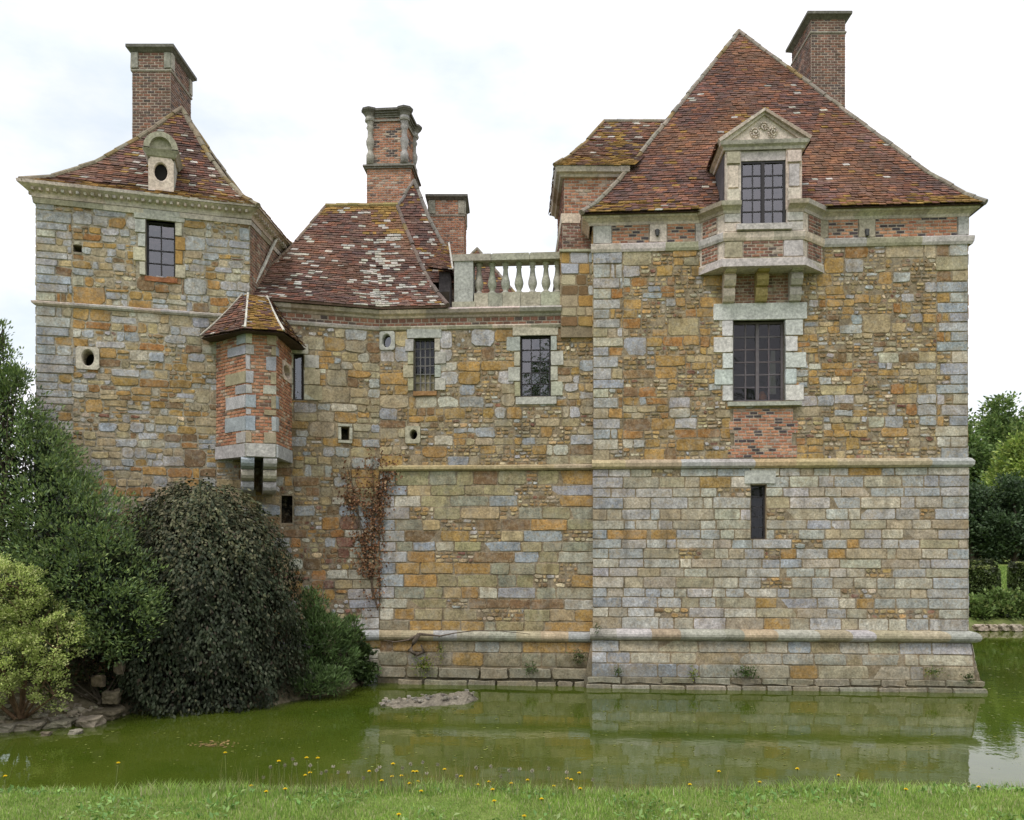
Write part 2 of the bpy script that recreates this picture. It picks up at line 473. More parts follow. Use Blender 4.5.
def oculus(fr, r, plate, root, pal=P_LIME, proud=.03, deep=.35, name='oculus', glazed=False):
    u0, u1, z0, z1 = r; a, b, p, q = plate
    uc, zc, ru, rz = (u0 + u1) / 2, (z0 + z1) / 2, (u1 - u0) / 2, (z1 - z0) / 2
    n = 32; mb = MB(); col = pal(.08)
    o_, i_, k_ = [], [], []
    for i in range(n):
        w = 2 * math.pi * (i + .5) / n; cx, sz = math.cos(w), math.sin(w)
        s = 1 / max(abs(cx), abs(sz))
        o_.append(((a + b) / 2 + cx * s * (b - a) / 2, (p + q) / 2 + sz * s * (q - p) / 2)); i_.append((uc + ru * cx, zc + rz * sz))
    vs = [fr.p(x, z, -.01) for x, z in o_] + [fr.p(x, z, proud) for x, z in o_] + [fr.p(lerp(uc, x, 1.12), lerp(zc, z, 1.12), proud) for x, z in i_] + [fr.p(x, z, proud - .02) for x, z in i_] + [fr.p(x, z, -deep) for x, z in i_]
    fs = []
    for k in range(4): fs += [[k * n + i, k * n + (i + 1) % n, (k + 1) * n + (i + 1) % n, (k + 1) * n + i] for i in range(n)]
    mb.add(vs, fs, col)
    ob = mb.build(name, M['trim'], root)
    g = MB()
    g.add([fr.p(x, z, -.10) for x, z in i_], [list(range(n))], (.03, .03, .035))
    if glazed: g.build('pane', M['glass'], ob)
    d = MB(); d.add([fr.p(x, z, -deep + .01) for x, z in i_], [list(range(n))], (.012, .011, .010)); d.build('painted_dark_recess', M['room'], ob)  # near-black disc stands in for the darkness inside the opening
    return ob

def block(mb, fr, r, col, d0=0., t=.03, cham=.04):
    stone(mb, fr, r[0], r[1], r[2], r[3], col, proud=(t * .9, t * 1.1), cham=cham, wob=.004, d0=d0, sink=.02)

def surround(mb, fr, r, pal, jw=(.14, .26), head=.16, sill=.0, proud=.028, nb=5):
    """dressed stones round an opening r, toothed at the sides"""
    u0, u1, z0, z1 = r
    z = z0
    hs = (z1 - z0) / nb
    for i in range(nb):
        wl, wr = (jw[1], jw[0] * 1.1) if i % 2 else (jw[0], jw[1])
        wl *= rng.uniform(.85, 1.15); wr *= rng.uniform(.85, 1.15)
        block(mb, fr, (u0 - wl, u0, z + .003, z + hs - .003), pal(.07), t=proud)
        block(mb, fr, (u1, u1 + wr, z + .003, z + hs - .003), pal(.07), t=proud)
        z += hs
    if head: block(mb, fr, (u0 - jw[0] * 1.2, u1 + jw[0] * 1.2, z1, z1 + head), pal(.06), t=proud)
    if sill: block(mb, fr, (u0 - jw[0], u1 + jw[0], z0 - sill, z0), pal(.06), t=proud)
    for a, b in ((u0, -1), (u1, 1)):
        c = pal(.05); mb.quad(fr.p(a, z0, proud), fr.p(a, z1, proud), fr.p(a, z1, -.2), fr.p(a, z0, -.2), c)
    c = pal(.05); mb.quad(fr.p(u0, z1, proud), fr.p(u1, z1, proud), fr.p(u1, z1, -.2), fr.p(u0, z1, -.2), c)

def grow(r, l, rr=None, b=None, t=None):
    rr = l if rr is None else rr; b = l if b is None else b; t = l if t is None else t
    return (r[0] - l, r[1] + rr, r[2] - b, r[3] + t)

# ------------------------------------------------------------------ roofs
def n3(p, s, o=0.): return noise.noise(Vector((p[0] * s + o, p[1] * s - o, p[2] * s + o * .7)))
def tilecol(base, white=.0, moss=None, wclus=None):
    def f(P, t):
        c = jit(rng.choices(base.cs, base.w)[0], .2, .08)
        big = n3(P, .9, 3.1)
        c = tuple(x * (1 + .35 * big) for x in c)
        o_ = max(0, n3(P, .7, 41)) * .9; c = (lerp(c[0], .24, o_), lerp(c[1], .125, o_), lerp(c[2], .06, o_))
        w = white * (1 + 2.2 * n3(P, 1.3, 9.7))
        if wclus: w += wclus(P)
        if rng.random() < w: return jit((.40, .375, .325), .25)
        m = moss(P, t) if moss else 0
        if rng.random() < m: return jit((.25, .15, .045), .3)
        return c
    return f
T_RED = Pal((30, (.18, .086, .062)), (14, (.235, .108, .066)), (26, (.130, .080, .070)), (24, (.155, .088, .070)), (3, (.28, .14, .08)))
T_DRK = Pal((30, (.145, .077, .06)), (13, (.195, .09, .06)), (24, (.112, .071, .062)), (18, (.165, .102, .08)))

def tiles(mb, A, B, C, D, colf, gauge=.075, tw=.135, skip=None, lift=.02):
    A, B, C, D = (Vector(x) for x in (A, B, C, D))
    n_ = (B - A).cross((D - A) if (D - A).length > .05 else (C - A)).normalized()
    if n_.z < 0: n_ = -n_
    ln = ((D + C) / 2 - (A + B) / 2).length
    nr = max(1, round(ln / gauge))
    mb.quad(A - n_ * .03, B - n_ * .03, C - n_ * .03, D - n_ * .03, (.06, .035, .025))
    for i in range(nr):
        t0, t1 = i / nr, min(1.0, (i + 1.5) / nr)
        La, Ra, Lb, Rb = A.lerp(D, t0), B.lerp(C, t0), A.lerp(D, t1), B.lerp(C, t1)
        w = (Ra - La).length
        if w < .03: continue
        k = max(1, round(w / tw)); off = .5 if i % 2 else 0
        cuts = [0] + [min(1, max(0, (j + off + rng.uniform(-.08, .08)) / k)) for j in range(0 if off else 1, k)] + [1]
        for a, b in zip(cuts[:-1], cuts[1:]):
            if b - a < .1 / k: continue
            P = La.lerp(Ra, (a + b) / 2)
            if skip and skip(P): continue
            g = .02 / k; l = lift * rng.uniform(.75, 1.5); s = (Lb - La).normalized() * rng.uniform(-.012, .006)
            r_ = rng.uniform(-.004, .004)
            p0, p1 = La.lerp(Ra, a + g) + s, La.lerp(Ra, b - g) + s
            q0, q1 = Lb.lerp(Rb, a + g), Lb.lerp(Rb, b - g)
            vs = [p0 + n_ * (l - .016), p1 + n_ * (l - .016), p0 + n_ * (l + r_), p1 + n_ * (l - r_), q1 + n_ * .002, q0 + n_ * .002]
            mb.add(vs, [[0, 1, 3, 2], [2, 3, 4, 5]], colf(P, i / nr))

def ridge(mb, pts, r=.075, col=(.24, .21, .165), seg=.26):
    pts = [Vector(p) for p in pts]
    for a, b in zip(pts[:-1], pts[1:]):
        n = max(1, round((b - a).length / seg))
        for i in range(n):
            p, q = a.lerp(b, i / n), a.lerp(b, (i + 1.06) / n)
            c = jit(col, .14) if rng.random() > .12 else jit((.24, .175, .085), .15)
            j = Vector((rng.uniform(-.01, .01), rng.uniform(-.01, .01), rng.uniform(-.008, .012)))
            mb.tube([p + j, q + j], [r * .86, r * .76], c, n=8)

def ring_roof(name, rings, colf, parent, rmat=None, hips=None, skip=None, gauge=.075, tw=.135, hipcol=(.25, .22, .175), hipr=.065, cap=True):
    """rings: list of equal-length 3D polygons (counter-clockwise from above is fine), last one may repeat the apex"""
    mb = MB(); n = len(rings[0])
    for lo, hi in zip(rings[:-1], rings[1:]):
        for i in range(n):
            j = (i + 1) % n
            tiles(mb, lo[i], lo[j], hi[j], hi[i], colf, skip=skip, gauge=gauge, tw=tw)
    lo = rings[0]
    mb.add([(p[0], p[1], p[2] - .035) for p in lo], [list(range(n))], (.10, .075, .05))
    ro = mb.build(name, M['tile'], parent)
    rb = MB()
    for i in (hips if hips is not None else range(n)):
        ridge(rb, [Vector(rg[i]) + Vector((0, 0, .0)) for rg in rings], r=hipr, col=hipcol)
    rb.build('ridge_tiles', M['tile'], ro)
    return ro

# ------------------------------------------------------------------ leaves (numpy)
def leaf_mesh(name, P, A, Nn, Ln, Wd, col, mat, parent=None, fold=.25):
    P, A, Nn = (np.asarray(x, np.float64) for x in (P, A, Nn))
    n = len(P)
    A = A / np.linalg.norm(A, axis=1, keepdims=True)
    S = np.cross(A, Nn); S /= np.maximum(np.linalg.norm(S, axis=1, keepdims=True), 1e-6)
    U = np.cross(S, A)
    Ln = np.broadcast_to(np.asarray(Ln, float), (n,))[:, None]; Wd = np.broadcast_to(np.asarray(Wd, float), (n,))[:, None]
    mid = P + A * Ln * .45
    V = np.stack([P, mid + S * Wd / 2 + U * Wd * fold, P + A * Ln - U * Ln * .08, mid - S * Wd / 2 + U * Wd * fold], 1).reshape(-1, 3)
    b = (np.arange(n) * 4)[:, None]
    T = np.concatenate([b + [[0, 1, 2]], b + [[0, 2, 3]]], 1).reshape(-1)
    return tri_mesh(name, V, T, np.repeat(np.asarray(col, float), 4, 0), mat, parent)

def tri_mesh(name, V, T, C, mat, parent=None):
    me = bpy.data.meshes.new(name); nv, nt = len(V), len(T) // 3
    me.vertices.add(nv); me.vertices.foreach_set('co', np.ascontiguousarray(V, np.float32).ravel())
    me.loops.add(nt * 3); me.loops.foreach_set('vertex_index', np.ascontiguousarray(T, np.int32).ravel())
    me.polygons.add(nt); me.polygons.foreach_set('loop_start', np.arange(nt, dtype=np.int32) * 3)
    me.polygons.foreach_set('loop_total', np.full(nt, 3, np.int32))
    at = me.color_attributes.new('Col', 'FLOAT_COLOR', 'POINT')
    c = np.ones((nv, 4), np.float32); c[:, :3] = C; at.data.foreach_set('color', c.ravel())
    me.materials.append(mat); me.update(calc_edges=True); me.validate()
    return link(name, me, parent)

def unit(v): return v / np.maximum(np.linalg.norm(v, axis=-1, keepdims=True), 1e-9)
def rdir(n): return unit(nrg.normal(size=(n, 3)))
def colvar(n, cols, w, a=.2):
    cols = np.array(cols, float); i = nrg.choice(len(cols), n, p=np.array(w) / sum(w))
    return cols[i] * (1 + nrg.uniform(-a, a, (n, 1)))

def clump_leaves(centres, per, spread, up=.4, out=None, outw=.6):
    """leaf positions, axes and normals in clumps round the centres"""
    C = np.repeat(np.asarray(centres, float), per, 0); n = len(C)
    sp = np.repeat(np.broadcast_to(np.asarray(spread, float), (len(centres),)), per)[:, None]
    off = rdir(n) * (nrg.random((n, 1)) ** .5) * sp * np.array([[1, 1, .7]])
    P = C + off
    A = unit(off) * .6 + rdir(n) * .6 + np.array([[0, 0, up]])
    if out is not None: A += unit(P - np.asarray(out)) * outw
    Nn = unit(rdir(n) * .7 + np.array([[0, -.25, .8]]))
    return P, unit(A), Nn
# ================================================================== SQUARE TOWER
T = Fr((vx(593, 15.45), 15.45), (vx(968, 15.0), 15.0))
W = T.w
TZ = lambda y: T.z(y, 780)
tower = thing('square_tower', 'tall square stone tower with steep pyramid roof and gabled dormer window, rising from the moat', 'tower', T.p(W / 2, 0, -W / 2))
z_str0, z_str1 = TZ(468), TZ(459.5)
z_roll0, z_roll1 = TZ(641), TZ(630)
z_top = TZ(246)                     # top of the rough masonry
z_band = TZ(240)
z_fr = TZ(221.5); z_eave = TZ(212)
big = T.rect(733, 785, 320, 401)
slit = T.rect(751, 766, 485, 539)
panel = T.rect(731, 796, 409, 458)
bay_r = T.rect(698.5, 822, 237, 268)
brk = T.rect(727, 799, 270, 304)
surr_big = T.rect(724, 795, 303, 404)

bl, br = T.xy(0, -W), T.xy(W, -W)
RS = Fr(T.xy(W), br); LS = Fr(bl, T.xy(0)); BS = Fr(br, bl)
wb = MB()
wallcore(wb, T, 0, W, -.6, z_eave, [big, slit], rev=.35)
masonry_cells(wb, T, 0.0, W, z_str1, z_top, [grow(surr_big, -.03), panel, brk, T.rect(722, 802, 240, 275)], pal=P_UP, rub=.34, quo='lr', band=(.32, .50), wob=.014)
masonry(wb, T, -.01, W + .02, z_roll1, z_str0, [grow(slit, .0)], pal=P_LOW, rub=.04, quo='lr', row=(.165, .225), wid=(.26, .75), cham=.07)
batT = T.cut(lambda z: .03 + max(0, (z_roll0 - z)) / (z_roll0 - .2) * .13)
masonry(wb, batT, -.03, W + .05, .2, z_roll0, pal=Pal((20, (.34, .33, .28)), (16, (.42, .38, .28)), (12, (.30, .25, .15)), (6, OCHRE), (8, BLUE)), row=(.2, .25), wid=(.4, .95), quo='lr', cham=.1)
wallcore(wb, batT, -.03, W + .05, -.6, z_roll0)
def ringv(o, z): return [T.p(-o, z, o), T.p(W + o, z, o), T.p(W + o, z, -W - o), T.p(-o, z, -W - o)]
for q0, q1 in ((ringv(.15, .2), ringv(.025, z_roll0)), (ringv(.17, -.6), ringv(.17, .2))):
    for i in range(4): wb.quad(q0[i], q0[(i + 1) % 4], q1[(i + 1) % 4], q1[i], MORTAR_D)
for zz, za in ((-.14, .085), (.09, .215)):
    masonry(wb, RS.cut(lambda z: .2), -.2, W, zz, za, pal=Pal((5, (.36, .34, .25)), (4, (.30, .28, .20))), row=(za - zz, za - zz), wid=(.35, .8), gap=.02)
bT = T.cut(lambda z: .19 if z > .095 else .24)
for za, zb in ((-.14, .085), (.09, .215)):
    masonry(wb, bT, -.12 - (.03 if za < 0 else 0), W + .2 + (.03 if za < 0 else 0), za, zb, pal=Pal((5, (.44, .40, .31)), (4, (.38, .345, .26)), (3, (.48, .45, .37))), row=(zb - za, zb - za), wid=(.35, .8), cham=.09, gap=.02, proud=(.0, .05), wob=.01)
    wb.prism([T.xy(-.1, .18), T.xy(W + .17, .18), T.xy(W + .17, -.3), T.xy(-.1, -.3)], za, zb - .012, MORTAR_D)
# the other sides of the tower
for fr_ in (RS, LS, BS):
    wallcore(wb, fr_, 0, fr_.w, -.6, z_eave)
masonry(wb, RS, 0, W, z_str1, z_fr, pal=P_UP, rub=.15, row=(.2, .28), wid=(.35, .8))
masonry(wb, RS, -.02, W, z_roll1, z_str0, pal=P_LOW, row=(.19, .25), wid=(.35, .8))
masonry(wb, RS.cut(batT.bat), -.1, W, -.1, z_roll0, pal=P_LOW, row=(.2, .25), wid=(.4, .9))
masonry(wb, LS, 0, W, 6.6, z_fr, pal=P_UP, rub=.15, row=(.2, .28), wid=(.35, .8))
# brick infill panel under the big window and between the brackets, brick frieze
pnl = MB()
for yb, (xa, xb) in ((0, (733, 793)), (1, (729, 798)), (2, (734, 792)), (3, (727, 797))):
    p0 = T.rect(xa, xb, 409 + yb * 12.2, 409 + (yb + 1) * 12.2)
    bricks(pnl, T, *p0, pal=P_BRK, d0=.012)
bricks(wb, T, *brk, pal=P_BRC, d0=.006)
wall = wb.build('wall', M['wall'], tower)
pnl.build('brick_panel', M['brick'], tower)
for a, b in ((612, 649), (667, 695), (828, 858), (875, 957)):
    r_ = T.rect(a, b, 222, 241); fz = MB(); bricks(fz, T, r_[0], r_[1], z_band + .0, z_fr, d0=.012, pal=P_BRK); fz.build('brick_panel', M['brick'], tower)
for a, b in [(.9, 2.6), (3.1, 5.9)]:
    fz = MB(); bricks(fz, RS, a, b, z_band, z_fr, d0=.012); fz.build('brick_panel', M['brick'], tower)
for a, b in ((593, 612), (649, 667), (695, 706), (814, 828), (858, 875), (957, 968)):
    r_ = T.rect(a, b, 222, 241); fz = MB(); block(fz, T, (r_[0] + .003, r_[1] - .003, z_band, z_fr), P_LIME(.08), t=.035, cham=.02); fz.build('frieze_stone', M['trim'], tower)
for r_ in ((0.0, .85, z_band, z_fr), (2.65, 3.05, z_band, z_fr)):
    fz = MB(); block(fz, RS, r_, LIME, t=.03); fz.build('frieze_stone', M['trim'], tower)
for x in (657, 866):                 # little drain spouts in the frieze stones
    u, z = T.uv(x, 236)
    dm = MB(); dm.tube([T.p(u, z + .13, .0), T.p(u, z + .08, .055), T.p(u, z - .02, .07)], [.03, .045, .03], (.05, .05, .05), n=8)
    dm.build('drain_spout', M['iron'], tower)
# string courses and cornice
sc_ = MB()
pl = [T.xy(0), T.xy(W), br]
sweep(sc_, [T.xy(-.02), T.xy(W), br], [(0, z_str0), (.05, z_str0), (.085, z_str0 + .04), (.09, z_str1 - .05), (.05, z_str1), (0, z_str1 + .02)], Pal((4, OLIVE), (4, GREY), (3, TAN)))
sc_.build('string_course', M['trim'], tower); sc_ = MB()
hr = (z_roll1 - z_roll0) / 2; zc_ = (z_roll1 + z_roll0) / 2
prof = [(0, z_roll0 - .01)] + [(.04 + .12 * math.cos(a), zc_ + hr * math.sin(a)) for a in np.linspace(-1.5, 1.5, 8)] + [(0, z_roll1 + .01)]
sweep(sc_, [T.xy(-.06), T.xy(W + .02), br], prof, Pal((4, (.36, .35, .29)), (3, GREY), (2, OLIVE)), blk=.6)
sc_.build('plinth_moulding', M['trim'], tower)
U = lambda x, d=0.: T.uv(x, 240, d)[0]
PB = .43                                                # how far the bay stands out
bay = [T.xy(U(699.5)), T.xy(U(724, PB), PB), T.xy(U(803.5, PB), PB), T.xy(U(822.5))]
cpL = [T.xy(-.04), bay[0]]; cpR = [bay[3], T.xy(W + .04), br]
band = [(0, z_band - .16), (.03, z_band - .16), (.05, z_band - .11), (.06, z_band - .02), (.03, z_band), (0, z_band)]
z_bd = z_band
for run in (cpL, cpR):
    sc_ = MB(); sweep(sc_, run, band, P_LIME, blk=.8); sc_.build('frieze_band', M['trim'], tower)
zc0, zc1 = z_fr, z_eave
corn = [(0, zc0), (.02, zc0), (.035, zc0 + .05), (.09, zc0 + .09), (.14, zc0 + .11), (.16, zc0 + .18), (.10, zc1 + .01), (0, zc1 + .02)]
uwl, uwr = U(740.5, PB), U(787, PB)
for run in ([T.xy(-.06, -1.5), T.xy(-.06), bay[0], bay[1], T.xy(uwl - .01, PB)], [T.xy(uwr + .01, PB), bay[2], bay[3], T.xy(W + .0), br, bl]):
    cb = MB(); sweep(cb, run, corn, P_CORN, blk=.7); cb.build('cornice', M['trim'], tower)

# the corbelled bay under the dormer window
bm = MB()
D0, D1 = T, Fr(bay[1], bay[2]); DL, DR = Fr(bay[0], bay[1]), Fr(bay[2], bay[3])
z_s0 = vz(267.5, 14.9) - .01; z_s1 = z_s0 + .17
body = [bay[0], bay[1], bay[2], bay[3], T.xy(U(822.5), -.1), T.xy(U(699.5), -.1)]
slab = [T.xy(U(698), 0), T.xy(U(723, PB + .05) - .02, PB + .05), T.xy(U(804.5, PB + .05) + .02, PB + .05), T.xy(U(824), 0)]
bm.prism([*slab, T.xy(U(824), -.1), T.xy(U(698), -.1)], z_s0, z_s1 - .03, P_LIME(.05))
sweep(bm, [T.xy(U(700.5)), bay[1], bay[2], T.xy(U(821.5))], [(0, z_s0 + .02), (.035, z_s0 + .03), (.045, z_s1 - .05), (.0, z_s1)], P_LIME, blk=.5)
zwin0 = D1.z(224.5, 764)
bm.prism(body, z_s1 - .03, zwin0, LIME)
for q in ([bay[0], bay[1], T.xy(uwl + .005, PB), T.xy(uwl + .005, -.1), T.xy(U(699.5), -.1)], [T.xy(uwr - .005, PB), bay[2], bay[3], T.xy(U(822.5), -.1), T.xy(uwr - .005, -.1)]):
    bm.prism(q, zwin0, z_eave - .02, LIME)
zb0, zb1 = z_bd - .16, z_bd
for fr_ in (DL, DR):
    a, b = (.06, fr_.w - .13) if fr_ is DL else (.13, fr_.w - .06)
    bricks(bm, fr_, a, b, z_s1, zb0, d0=.014, pal=P_BRC); bricks(bm, fr_, a + .02, b - .02, zb1 + .02, z_fr - .01, d0=.014, pal=P_BRC)
fw = D1.w
xu = lambda x: D1.uv(x, 240)[0]
bricks(bm, D1, xu(743), xu(783), z_s1, zb0, d0=.012, pal=P_BRC)
bricks(bm, D1, xu(742), xu(786), zb1, D1.z(231, 764), d0=.012, pal=P_BRO)
for a, b in ((.0, xu(743)), (xu(783), fw)):
    block(bm, D1, (a + .004, b - .004, z_s1, zb0 - .004), P_LIME(.08), t=.025, cham=.02)
for a, b in ((.0, xu(741)), (xu(786.5), fw)):
    block(bm, D1, (a + .004, b - .004, zb1 + .004, (zb1 + z_fr) / 2), P_LIME(.08), t=.025, cham=.02)
    block(bm, D1, (a + .004, b - .004, (zb1 + z_fr) / 2 + .006, z_fr), P_LIME(.08), t=.025, cham=.02)
sweep(bm, [bay[0], bay[1], bay[2], bay[3]], band, P_LIME, blk=.5)
bays = bm.build('corbelled_bay', M['trim'], tower)
for k, x in enumerate((729.8, 762.5, 796.6)):
    cmb = MB()
    uc = T.u(x, .2); hw = .105
    prof = [(-.02, TZ(303)), (.10, TZ(302)), (.155, TZ(297)), (.16, TZ(292)), (.13, TZ(288.5)), (.20, TZ(288)), (.265, TZ(283)), (.265, TZ(279)), (.22, TZ(276)), (.31, TZ(275.5)), (.40, TZ(270)), (.41, z_s0 + .01), (-.02, z_s0 + .01)]
    vs = [T.p(uc - hw, z, d) for d, z in prof] + [T.p(uc + hw, z, d) for d, z in prof]
    n = len(prof)
    cols = P_LIME(.1) if k != 1 else (.36, .28, .12)
    cmb.add(vs, [list(range(n)), list(range(n, 2 * n))[::-1]] + [[i, n + i, n + (i + 1) % n, (i + 1) % n] for i in range(n)], cols)
    cmb.build('corbel', M['trim'], bays)

# dormer
dm = MB()
dwin = D1.rect(741, 786, 160, 224.5)
zE0, zE1 = D1.z(150, 764), D1.z(141, 764)
pa, pb = D1.rect(725.5, 802, 150, 205)[:2]
for a, b in ((pa, dwin[0]), (dwin[1], pb)):
    vs = [D1.p(a, z_eave - .1, .0), D1.p(b, z_eave - .1, 0), D1.p(b, zE0, 0), D1.p(a, zE0, 0)]
    dm.box((a, .0, z_eave - .12), (b, 1.3, zE0), P_LIME(.06), ud=tuple(D1.ud), o=tuple(D1.o))
    m_ = (a + b) / 2
    block(dm, D1, (a + .02, b - .02, z_eave + .02, z_eave + .26), P_LIME(.05), t=.04, cham=.03)
    block(dm, D1, (a + .045, b - .045, z_eave + .28, zE0 - .27), P_LIME(.05), t=.03, cham=.03)
    block(dm, D1, (a + .015, b - .015, zE0 - .25, zE0 - .03), P_LIME(.05), t=.045, cham=.03)
dm.box((dwin[0] + .002, .02, dwin[3]), (dwin[1] - .002, 1.3, zE0 - .002), P_LIME(.05), ud=tuple(D1.ud), o=tuple(D1.o))
block(dm, D1, (dwin[0] - .1, dwin[1] + .1, D1.z(231.5, 764), D1.z(224.5, 764)), LIME_G, t=.1, cham=.03)
ec = [(0, zE0), (.03, zE0), (.04, zE0 + .05), (.09, zE0 + .08), (.11, zE1 - .02), (.02, zE1 + .01), (-.2, zE1 + .01)]
sweep(dm, [D1.xy(pa - .01, -1.2), D1.xy(pa - .01, 0), D1.xy(pb + .01, 0), D1.xy(pb + .01, -1.2)], ec, P_LIME, blk=1.2)
zap = D1.z(112, 764); um_ = (pa + pb) / 2
tri = [(pa - .06, zE1), (pb + .06, zE1), (um_, zap - .06)]
vs = [D1.p(u, z, .03) for u, z in tri] + [D1.p(u, z, -1.3) for u, z in tri]
dm.add(vs, [[0, 1, 2], [5, 4, 3], [0, 3, 4, 1], [1, 4, 5, 2], [2, 5, 3, 0]], LIME)
for a, b in (((pa - .13, zE1 - .01), (um_, zap)), ((pb + .13, zE1 - .01), (um_, zap))):     # raking mouldings
    a, b = Vector(a), Vector(b); t = (b - a).normalized(); nn = Vector((-t.y, t.x)) * (1 if b.x > a.x else -1)
    for lo, hi, d in ((-.09, -.035, .07), (-.035, .03, .12)):
        q = [a + nn * lo, b + nn * lo, b + nn * hi, a + nn * hi]
        if lo == -.09: q[0].x = a.x + (.09 if b.x > a.x else -.09)
        q[1].x = q[2].x = um_
        vs = [D1.p(p_.x, p_.y, d) for p_ in q] + [D1.p(p_.x, p_.y, -.06) for p_ in q]
        dm.add(vs, [[0, 1, 2, 3], [7, 6, 5, 4], [0, 4, 5, 1], [1, 5, 6, 2], [2, 6, 7, 3], [3, 7, 4, 0]], P_CORN(.08))
for k in range(70):                                                   # scroll relief in the pediment
    w = k * .36; rr = .015 + .0034 * (k % 24)
    c0 = um_ + (-.16, .16, 0)[k // 24 if k < 72 else 2] ; z0_ = zE1 + (.14, .14, .24)[min(2, k // 24)]
    u = c0 + math.cos(w * 1.4) * rr; z = z0_ + math.sin(w * 1.4) * rr
    stone(dm, D1, u - .018, u + .018, z - .016, z + .016, jit(LIME, .1), proud=(.02, .04), cham=.4, d0=.03)
dorm = dm.build('dormer', M['trim'], tower)
window(D1, dwin, 4, 5, dorm, rec=.07, centre=True, room=.05, ow=.04)
dr = MB()
for s_, a in ((1, pa - .16), (-1, pb + .16)):
    A_, B_ = D1.p(a, zE1 - .03, -.02), D1.p(a, zE1 - .03, -2.0)
    C_, E_ = D1.p(um_, zap + .015, -2.0), D1.p(um_, zap + .015, -.02)
    if s_ > 0: tiles(dr, A_, B_, C_, E_, tilecol(T_RED))
    else: tiles(dr, B_, A_, E_, C_, tilecol(T_RED))
dr.build('dormer_roof', M['tile'], dorm)
for a in (pa - .012, pb + .012):
    sd = MB(); sd.add([D1.p(a, z_eave, -.1), D1.p(a, zE0, -.1), D1.p(a, zE0, -1.4), D1.p(a, z_eave, -1.4)], [[0, 1, 2, 3]], (.11, .10, .11)); sd.build('slate_cheek', M['tile'], dorm)
# big window
sb = MB()
surround(sb, T, big, Pal((3, (.60, .60, .57)), (2, (.54, .55, .54))), jw=(.19, .36), head=.0, nb=5)
lt_ = T.rect(713, 807, 303, 320); block(sb, T, lt_, (.60, .60, .57), t=.03, cham=.04)
block(sb, T, T.rect(727, 801, 401.5, 406.5), (.40, .40, .34), t=.09, cham=.05)
bw = window(T, big, 4, 6, tower, rec=.16, centre=True, room=1.2, ow=.045, bw=.026, barcol=(.12, .10, .11), glass='glass_dark')
sb.build('window_surround', M['trim'], bw)
cu = MB()                                                           # a drawn curtain and a jar inside on the sill
uu = lerp(big[0], big[1], .83)
vs = []; 
for i in range(13):
    for z in (big[2] + .18, big[2] + .75, big[3] - .5):
        t = (z - big[2]) / (big[3] - big[2])
        vs.append(T.p(uu + (i - 6) * .012 * (1.25 - t) + .04 * t, z, -.34 + .02 * (i % 2)))
cu.add(vs, [[i * 3 + k, i * 3 + k + 1, i * 3 + 3 + k + 1, i * 3 + 3 + k] for i in range(12) for k in range(2)], (.6, .58, .54))
cu.build('curtain', M['cloth'], bw)
jr = MB(); p_ = T.p(lerp(big[0], big[1], .64), 0, -.33)
jr.lathe((p_[0], p_[1]), [(.05, big[2] + .03), (.085, big[2] + .08), (.085, big[2] + .15), (.05, big[2] + .2), (.03, big[2] + .23)], (.45, .16, .05))
jr.build('jar', M['cloth'], bw)
# slit window
ss = MB()
block(ss, T, T.rect(744, 776, 470, 484), (.46, .46, .42), t=.035)
sl = window(T, slit, 1, 5, tower, rec=.12, room=.4, ow=.03, name='slit_window', glass='glass_dark')
ss.build('lintel', M['trim'], sl)
# tower roof
def sq(off, z): return [T.p(-off, z, off), T.p(W + off, z, off), T.p(W + off, z, -W - off), T.p(-off, z, -W - off)]
z_apex = vz(31, 18.6)
off_prof = [(.215, z_eave + .0), (-.05, z_eave + .26), (-.5, z_eave + .86)]
cx_, cy_ = T.xy(W / 2, -W / 2)
rings = [sq(o, z) for o, z in off_prof] + [[(cx_, cy_, z_apex)] * 4]
ua_, ub_ = pa - .05, pb + .05
def sk(P):
    u = (Vector((P[0], P[1])) - T.o).dot(T.ud); d = (Vector((P[0], P[1])) - T.o).dot(T.n)
    return T.u(724, PB) + .05 < u < T.u(803, PB) - .05 and d > -.45
def moss_rt(P, t):
    k = max(math.exp(-((P[0] - 1.6) / .8) ** 2), math.exp(-((P[0] - 8.3) / .8) ** 2))
    return (.45 + .45 * k if P[2] < z_eave + .09 else .12 + .5 * k if P[2] < z_eave + .3 else .0) + max(0, .12 * n3(P, 1.1, 22))
def wc_rt(P):
    x = 512 + 820 * P[0] / P[1]; y = 540 - 820 * (P[2] - EYE) / P[1]
    return .17 * math.exp(-((P[0] - 6.15) ** 2 + (P[2] - 12.0) ** 2) / .22)
rt = ring_roof('roof', rings, tilecol(T_RED, .012, moss_rt, wc_rt), tower, skip=sk, hips=(0, 1, 2, 3))
